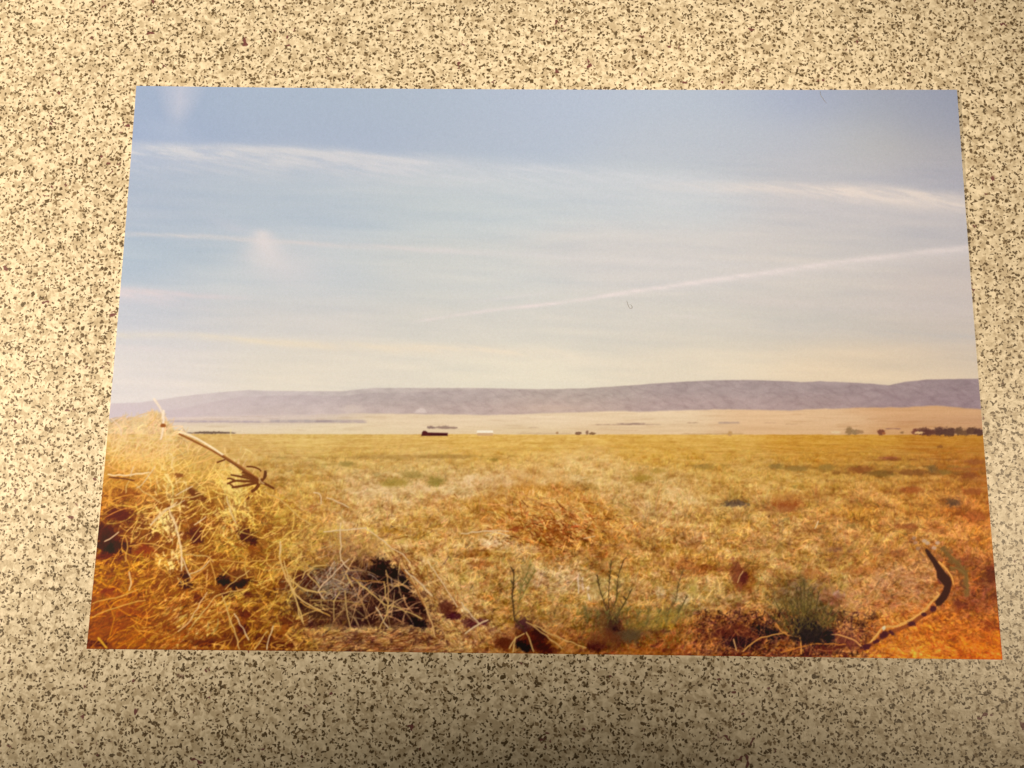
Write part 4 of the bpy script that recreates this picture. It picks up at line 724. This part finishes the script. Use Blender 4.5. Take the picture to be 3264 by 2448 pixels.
    for ax in (0, 1): p.C = k[1] * p.C + k[0] * np.take(p.C, np.r_[0, np.arange(p.C.shape[ax] - 1)], ax) + k[2] * np.take(p.C, np.r_[np.arange(1, p.C.shape[ax]), p.C.shape[ax] - 1], ax)
    # grain of the print
    p.C += r.normal(size=(PH, PW, 1)) * 2.2 + r.normal(size=(PH, PW, 3)) * 1.0
    p.C += (fbm(X / 3.1, Y / 3.1, 91, 2) - .5)[..., None] * 5
    return np.clip(p.C, 4, 255), p.part


# ---------------------------------------------------------------- helpers
def link(name, me, mat=None, parent=None):
    o = bpy.data.objects.new(name, me); COL.objects.link(o)
    if mat: me.materials.append(mat)
    if parent: o.parent = parent
    return o


def mesh(name, V, F):
    V = np.asarray(V, np.float32); F = np.asarray(F, np.int32); me = bpy.data.meshes.new(name)
    me.vertices.add(len(V)); me.vertices.foreach_set('co', V.ravel())
    me.loops.add(F.size); me.loops.foreach_set('vertex_index', F.ravel())
    me.polygons.add(len(F)); me.polygons.foreach_set('loop_start', np.arange(0, F.size, F.shape[1], dtype=np.int32))
    me.update(calc_edges=True)
    return me


def material(name):
    m = bpy.data.materials.new(name); m.use_nodes = True
    nt = m.node_tree
    return m, nt, nt.nodes['Principled BSDF']


def node(nt, t, **k):
    n = nt.nodes.new(t)
    for a, b in k.items():
        if a in n.inputs: n.inputs[a].default_value = b
        else: setattr(n, a, b)
    return n


def ramp(nt, src, stops, interp='LINEAR'):
    r = nt.nodes.new('ShaderNodeValToRGB'); r.color_ramp.interpolation = interp
    e = r.color_ramp.elements
    while len(e) < len(stops): e.new(.5)
    for x, (pos, c) in zip(e, stops):
        x.position = pos; x.color = tuple(c) + (1,) if len(c) == 3 else c
    nt.links.new(src, r.inputs[0])
    return r.outputs[0]


def mixc(nt, fac, a, b):
    m = nt.nodes.new('ShaderNodeMix'); m.data_type = 'RGBA'
    nt.links.new(fac, m.inputs[0])
    for s, v in ((m.inputs[6], a), (m.inputs[7], b)):
        if isinstance(v, tuple): s.default_value = v + (1,)
        else: nt.links.new(v, s)
    return m.outputs[2]


# ---------------------------------------------------------------- the laminate counter
def counter_material():
    m, nt, b = material('speckled_laminate'); L = nt.links
    tc = node(nt, 'ShaderNodeTexCoord'); co = tc.outputs['Object']

    def noise(scale, detail=2., rough=.5, dist=0., off=0.):
        mp = node(nt, 'ShaderNodeMapping'); mp.inputs['Location'].default_value = (off, off * 1.7, off * .6); L.new(co, mp.inputs[0])
        n = node(nt, 'ShaderNodeTexNoise', Scale=scale, Detail=detail, Roughness=rough, Distortion=dist); L.new(mp.outputs[0], n.inputs['Vector'])
        return n.outputs['Fac']
    K = (0, 0, 0); Wt = (1, 1, 1)
    base = ramp(nt, noise(780, 2.5, .6, .2, .31), [(.36, CREAM_LO), (.50, CREAM), (.64, CREAM_HI)])
    blotch = ramp(nt, noise(620, 2.2, .55, .3, .77), [(.53, K), (.60, (.8, .8, .8))])
    c = mixc(nt, blotch, base, BEIGE)
    blotch2 = ramp(nt, noise(1050, 1.5, .5, .3, 1.9), [(.57, K), (.64, (.6, .6, .6))])
    c = mixc(nt, blotch2, c, (BEIGE[0] * .84, BEIGE[1] * .82, BEIGE[2] * .78))

    def chips(scale, bend, keep, r0, r1, off):
        # small chips: one per Voronoi cell, bent out of round, some cells empty
        mp = node(nt, 'ShaderNodeMapping'); mp.inputs['Location'].default_value = (off, off * .7, off * 1.3); L.new(co, mp.inputs[0])
        n = node(nt, 'ShaderNodeTexNoise', Scale=scale * 1.15, Detail=1.); L.new(mp.outputs[0], n.inputs['Vector'])
        s = node(nt, 'ShaderNodeVectorMath', operation='SUBTRACT'); L.new(n.outputs['Color'], s.inputs[0]); s.inputs[1].default_value = (.5, .5, .5)
        s2 = node(nt, 'ShaderNodeVectorMath', operation='SCALE'); L.new(s.outputs[0], s2.inputs[0]); s2.inputs['Scale'].default_value = bend / scale
        ad = node(nt, 'ShaderNodeVectorMath', operation='ADD'); L.new(mp.outputs[0], ad.inputs[0]); L.new(s2.outputs[0], ad.inputs[1])
        v = node(nt, 'ShaderNodeTexVoronoi', Scale=scale); v.voronoi_dimensions = '2D'; L.new(ad.outputs[0], v.inputs['Vector'])
        sp = node(nt, 'ShaderNodeSeparateColor'); L.new(v.outputs['Color'], sp.inputs[0])
        rad = node(nt, 'ShaderNodeMapRange'); L.new(sp.outputs[0], rad.inputs[0])
        rad.inputs['From Min'].default_value = 1 - keep; rad.inputs['From Max'].default_value = 1.; rad.inputs['To Min'].default_value = r0; rad.inputs['To Max'].default_value = r1; rad.clamp = False
        mx = node(nt, 'ShaderNodeMath', operation='SUBTRACT'); L.new(rad.outputs[0], mx.inputs[0]); L.new(v.outputs['Distance'], mx.inputs[1])
        gt = node(nt, 'ShaderNodeMapRange'); L.new(mx.outputs[0], gt.inputs[0]); gt.inputs['From Min'].default_value = -.05; gt.inputs['From Max'].default_value = .07
        kp = node(nt, 'ShaderNodeMath', operation='GREATER_THAN'); L.new(sp.outputs[0], kp.inputs[0]); kp.inputs[1].default_value = 1 - keep
        ml = node(nt, 'ShaderNodeMath', operation='MULTIPLY'); L.new(gt.outputs[0], ml.inputs[0]); L.new(kp.outputs[0], ml.inputs[1])
        return ml.outputs[0], sp.outputs[1]
    f1, r1_ = chips(1250, 1.5, .42, .22, .40, 2.3)
    d1c = ramp(nt, r1_, [(.0, DARK), (.55, (DARK[0] * 1.5, DARK[1] * 1.5, DARK[2] * 1.6)), (1., (.2, .16, .105))])
    c = mixc(nt, f1, c, d1c)
    f2, r2_ = chips(1800, 1.4, .32, .22, .40, 5.1)
    c = mixc(nt, f2, c, d1c)
    d1 = ramp(nt, noise(1150, 1., .5, .5, 2.3), [(.655, K), (.685, (.95, .95, .95))])
    c = mixc(nt, d1, c, DARK)
    # a few plum and rust chips among the grey ones
    tint = ramp(nt, noise(260, 1, .5, 0, 6.6), [(.62, K), (.66, Wt)])
    d3 = ramp(nt, noise(820, 1, .5, .5, 8.2), [(.655, K), (.68, Wt)])
    mm = node(nt, 'ShaderNodeMath', operation='MULTIPLY'); L.new(tint, mm.inputs[0]); L.new(d3, mm.inputs[1])
    c = mixc(nt, mm.outputs[0], c, (.13, .055, .06))
    L.new(c, b.inputs['Base Color'])
    b.inputs['Roughness'].default_value = .36
    b.inputs['Specular IOR Level'].default_value = .22
    bp = node(nt, 'ShaderNodeBump', Strength=.35, Distance=.00012)
    L.new(noise(2300, 2, .6, 0, 3.), bp.inputs['Height']); L.new(bp.outputs[0], b.inputs['Normal'])
    return m


CREAM = (.565, .54, .465); CREAM_HI = (.66, .63, .55); CREAM_LO = (.485, .45, .37)
BEIGE = (.385, .345, .27); DARK = (.070, .052, .029)

me = bpy.data.meshes.new('countertop')
import bmesh
bm = bmesh.new(); bmesh.ops.create_cube(bm, size=1)
for v in bm.verts: v.co = (v.co.x * 1.3, v.co.y * .62 + .03, v.co.z * .038 - .019)
bmesh.ops.bevel(bm, geom=bm.edges[:], offset=.003, segments=3, affect='EDGES')
bm.to_mesh(me); bm.free()
counter = link('countertop', me, counter_material())
counter['kind'] = 'structure'
counter['label'] = 'speckled cream and olive-brown laminate countertop under the photo print'
counter['category'] = 'countertop'

# ---------------------------------------------------------------- the print
PX, PY = .1524, .1016
LIFT = ((-1, 1, .0008), (1, 1, .0005), (1, -1, .0006), (-1, -1, .0010))


def sheet_z(x, y):
    a = x / (PX / 2); b = y / (PY / 2)
    lift = sum(h * (1 + sx * a) * (1 + sy * b) / 4 for sx, sy, h in LIFT)
    return .00002 + lift * (np.abs(a) ** 1.9) * (np.abs(b) ** 1.9)


root = bpy.data.objects.new('photo_print', None); COL.objects.link(root)
root.empty_display_size = .02
root['label'] = 'photo print of a golden prairie under a pale blue sky, lying on the countertop'
root['category'] = 'photo print'

# white paper, its corners curling up a little
nx, ny = 73, 49
gx, gy = np.meshgrid(np.linspace(-PX / 2, PX / 2, nx), np.linspace(-PY / 2, PY / 2, ny))
zz = sheet_z(gx, gy)
lo = np.c_[gx.ravel(), gy.ravel(), zz.ravel()]; hi = lo + [0, 0, .00024]
i = np.arange(nx * ny).reshape(ny, nx)
q = np.stack([i[:-1, :-1], i[:-1, 1:], i[1:, 1:], i[1:, :-1]], -1).reshape(-1, 4)
N0 = nx * ny
F = [q[:, ::-1], q + N0]
for e in (i[0, :], i[:, -1], i[-1, ::-1], i[::-1, 0]):
    F.append(np.stack([e[:-1], e[1:], e[1:] + N0, e[:-1] + N0], -1))
m, nt, b = material('white_photo_paper')
b.inputs['Base Color'].default_value = (.80, .80, .79, 1); b.inputs['Roughness'].default_value = .5
n = node(nt, 'ShaderNodeTexNoise', Scale=900.); bp = node(nt, 'ShaderNodeBump', Strength=.1, Distance=.0001)
nt.links.new(n.outputs['Fac'], bp.inputs['Height']); nt.links.new(bp.outputs[0], b.inputs['Normal'])
link('paper_sheet', mesh('paper_sheet', np.vstack([lo, hi]), np.vstack(F)), m, root)

# the ink: measured picture colours divided by the light that fell on the print
C, part = paint_picture()
u = (np.arange(PW) + .5) / PW * 2 - 1; v = 1 - (np.arange(PH) + .5) / PH * 2
uu, vv = np.meshgrid(u, v)
lin = np.where(C / 255 <= .04045, C / 255 / 12.92, ((C / 255 + .055) / 1.055) ** 2.4)
light = np.stack([sum(k * f for k, f in zip(K_, (1, uu, vv, uu * vv, uu ** 2, vv ** 2))) for K_ in LIGHT], -1)
ink = np.clip((lin - np.array(VEIL)) / light, (.006, .003, .0025), .93)

m, nt, b = material('colour_print')
a = node(nt, 'ShaderNodeAttribute', attribute_name='ink')
nt.links.new(a.outputs['Color'], b.inputs['Base Color'])
b.inputs['Roughness'].default_value = .55
b.inputs['Specular IOR Level'].default_value = .10
n = node(nt, 'ShaderNodeTexNoise', Scale=1800., Detail=2.); tc = node(nt, 'ShaderNodeTexCoord'); nt.links.new(tc.outputs['Object'], n.inputs['Vector'])
bp = node(nt, 'ShaderNodeBump', Strength=.15, Distance=.00004)
nt.links.new(n.outputs['Fac'], bp.inputs['Height']); nt.links.new(bp.outputs[0], b.inputs['Normal'])

px = -PX / 2 + PX * np.arange(PW) / (PW - 1); py = PY / 2 - PY * np.arange(PH) / (PH - 1)
gx, gy = np.meshgrid(px, py)
V = np.c_[gx.ravel(), gy.ravel(), (sheet_z(gx, gy) + .000252).ravel()]
i = np.arange(PW * PH).reshape(PH, PW)
q = np.stack([i[1:, :-1], i[1:, 1:], i[:-1, 1:], i[:-1, :-1]], -1).reshape(-1, 4)
pf = part[:-1, :-1].ravel()
RGBA = np.c_[ink.reshape(-1, 3), np.ones(PW * PH)].astype(np.float32)
PARTS = {0: ('printed_sky', 'blue printed sky with pale clouds and a thin contrail'), 1: ('printed_hills', 'hazy mauve printed hills'), 2: ('printed_plain', 'pale sandy printed plain below the hills'),
         3: ('printed_field', 'golden printed dry grass field'), 4: ('printed_brush', 'tangled golden printed brush at the lower left'), 5: ('printed_barn', 'small dark red printed barn'), 6: ('printed_shed', 'small white printed shed'),
         7: ('printed_stalk', 'broken printed stalk with its root'), 8: ('printed_branch', 'dark curved printed branch at the lower right')}
for k, (nm, lab) in PARTS.items():
    f = q[pf == k]
    if len(f) == 0: continue
    vi, inv = np.unique(f.ravel(), return_inverse=True)
    me = mesh(nm, V[vi], inv.reshape(-1, 4))
    at = me.color_attributes.new('ink', 'FLOAT_COLOR', 'POINT'); at.data.foreach_set('color', RGBA[vi].ravel())
    me.polygons.foreach_set('use_smooth', np.ones(len(f), bool))
    o = link(nm, me, m, root); o['label'] = lab

# ---------------------------------------------------------------- lint lying on the print
fm, nt, b = material('grey_lint')
n = node(nt, 'ShaderNodeTexNoise', Scale=2000.)
nt.links.new(ramp(nt, n.outputs['Fac'], [(.3, (.22, .22, .23)), (.7, (.32, .32, .32))]), b.inputs['Base Color']); b.inputs['Roughness'].default_value = .8


def fibre(pts, r, label):
    P = np.array(pts, float); t = np.linspace(0, len(P) - 1, 24)
    x = np.interp(t, range(len(P)), P[:, 0]); y = np.interp(t, range(len(P)), P[:, 1])
    for _ in range(3):
        x[1:-1] = (x[:-2] + 2 * x[1:-1] + x[2:]) / 4; y[1:-1] = (y[:-2] + 2 * y[1:-1] + y[2:]) / 4
    cx, cy = x.mean(), y.mean(); z0 = float(sheet_z(cx, cy)) + .000255
    V = []; F = []
    for j in range(24):
        tx = x[min(j + 1, 23)] - x[max(j - 1, 0)]; ty = y[min(j + 1, 23)] - y[max(j - 1, 0)]; l = math.hypot(tx, ty) + 1e-12
        rr = r * (.5 + .5 * math.sin(math.pi * (j + .5) / 24)); z = float(sheet_z(x[j], y[j])) + .000255 - z0 + r
        for k in range(6):
            a_ = k * math.pi / 3; V.append((x[j] - cx - ty / l * rr * math.cos(a_), y[j] - cy + tx / l * rr * math.cos(a_), z + rr * math.sin(a_)))
        if j:
            for k in range(6): F.append(((j - 1) * 6 + k, (j - 1) * 6 + (k + 1) % 6, j * 6 + (k + 1) % 6, j * 6 + k))
    o = link('lint_fibre', mesh('lint_fibre', V, F), fm); o.location = (cx, cy, z0)
    o['label'] = label; o['category'] = 'lint fibre'; o['group'] = 'lint fibres on the photo print'


for pts, r, lab in FIBRES: fibre(pts, r, lab)
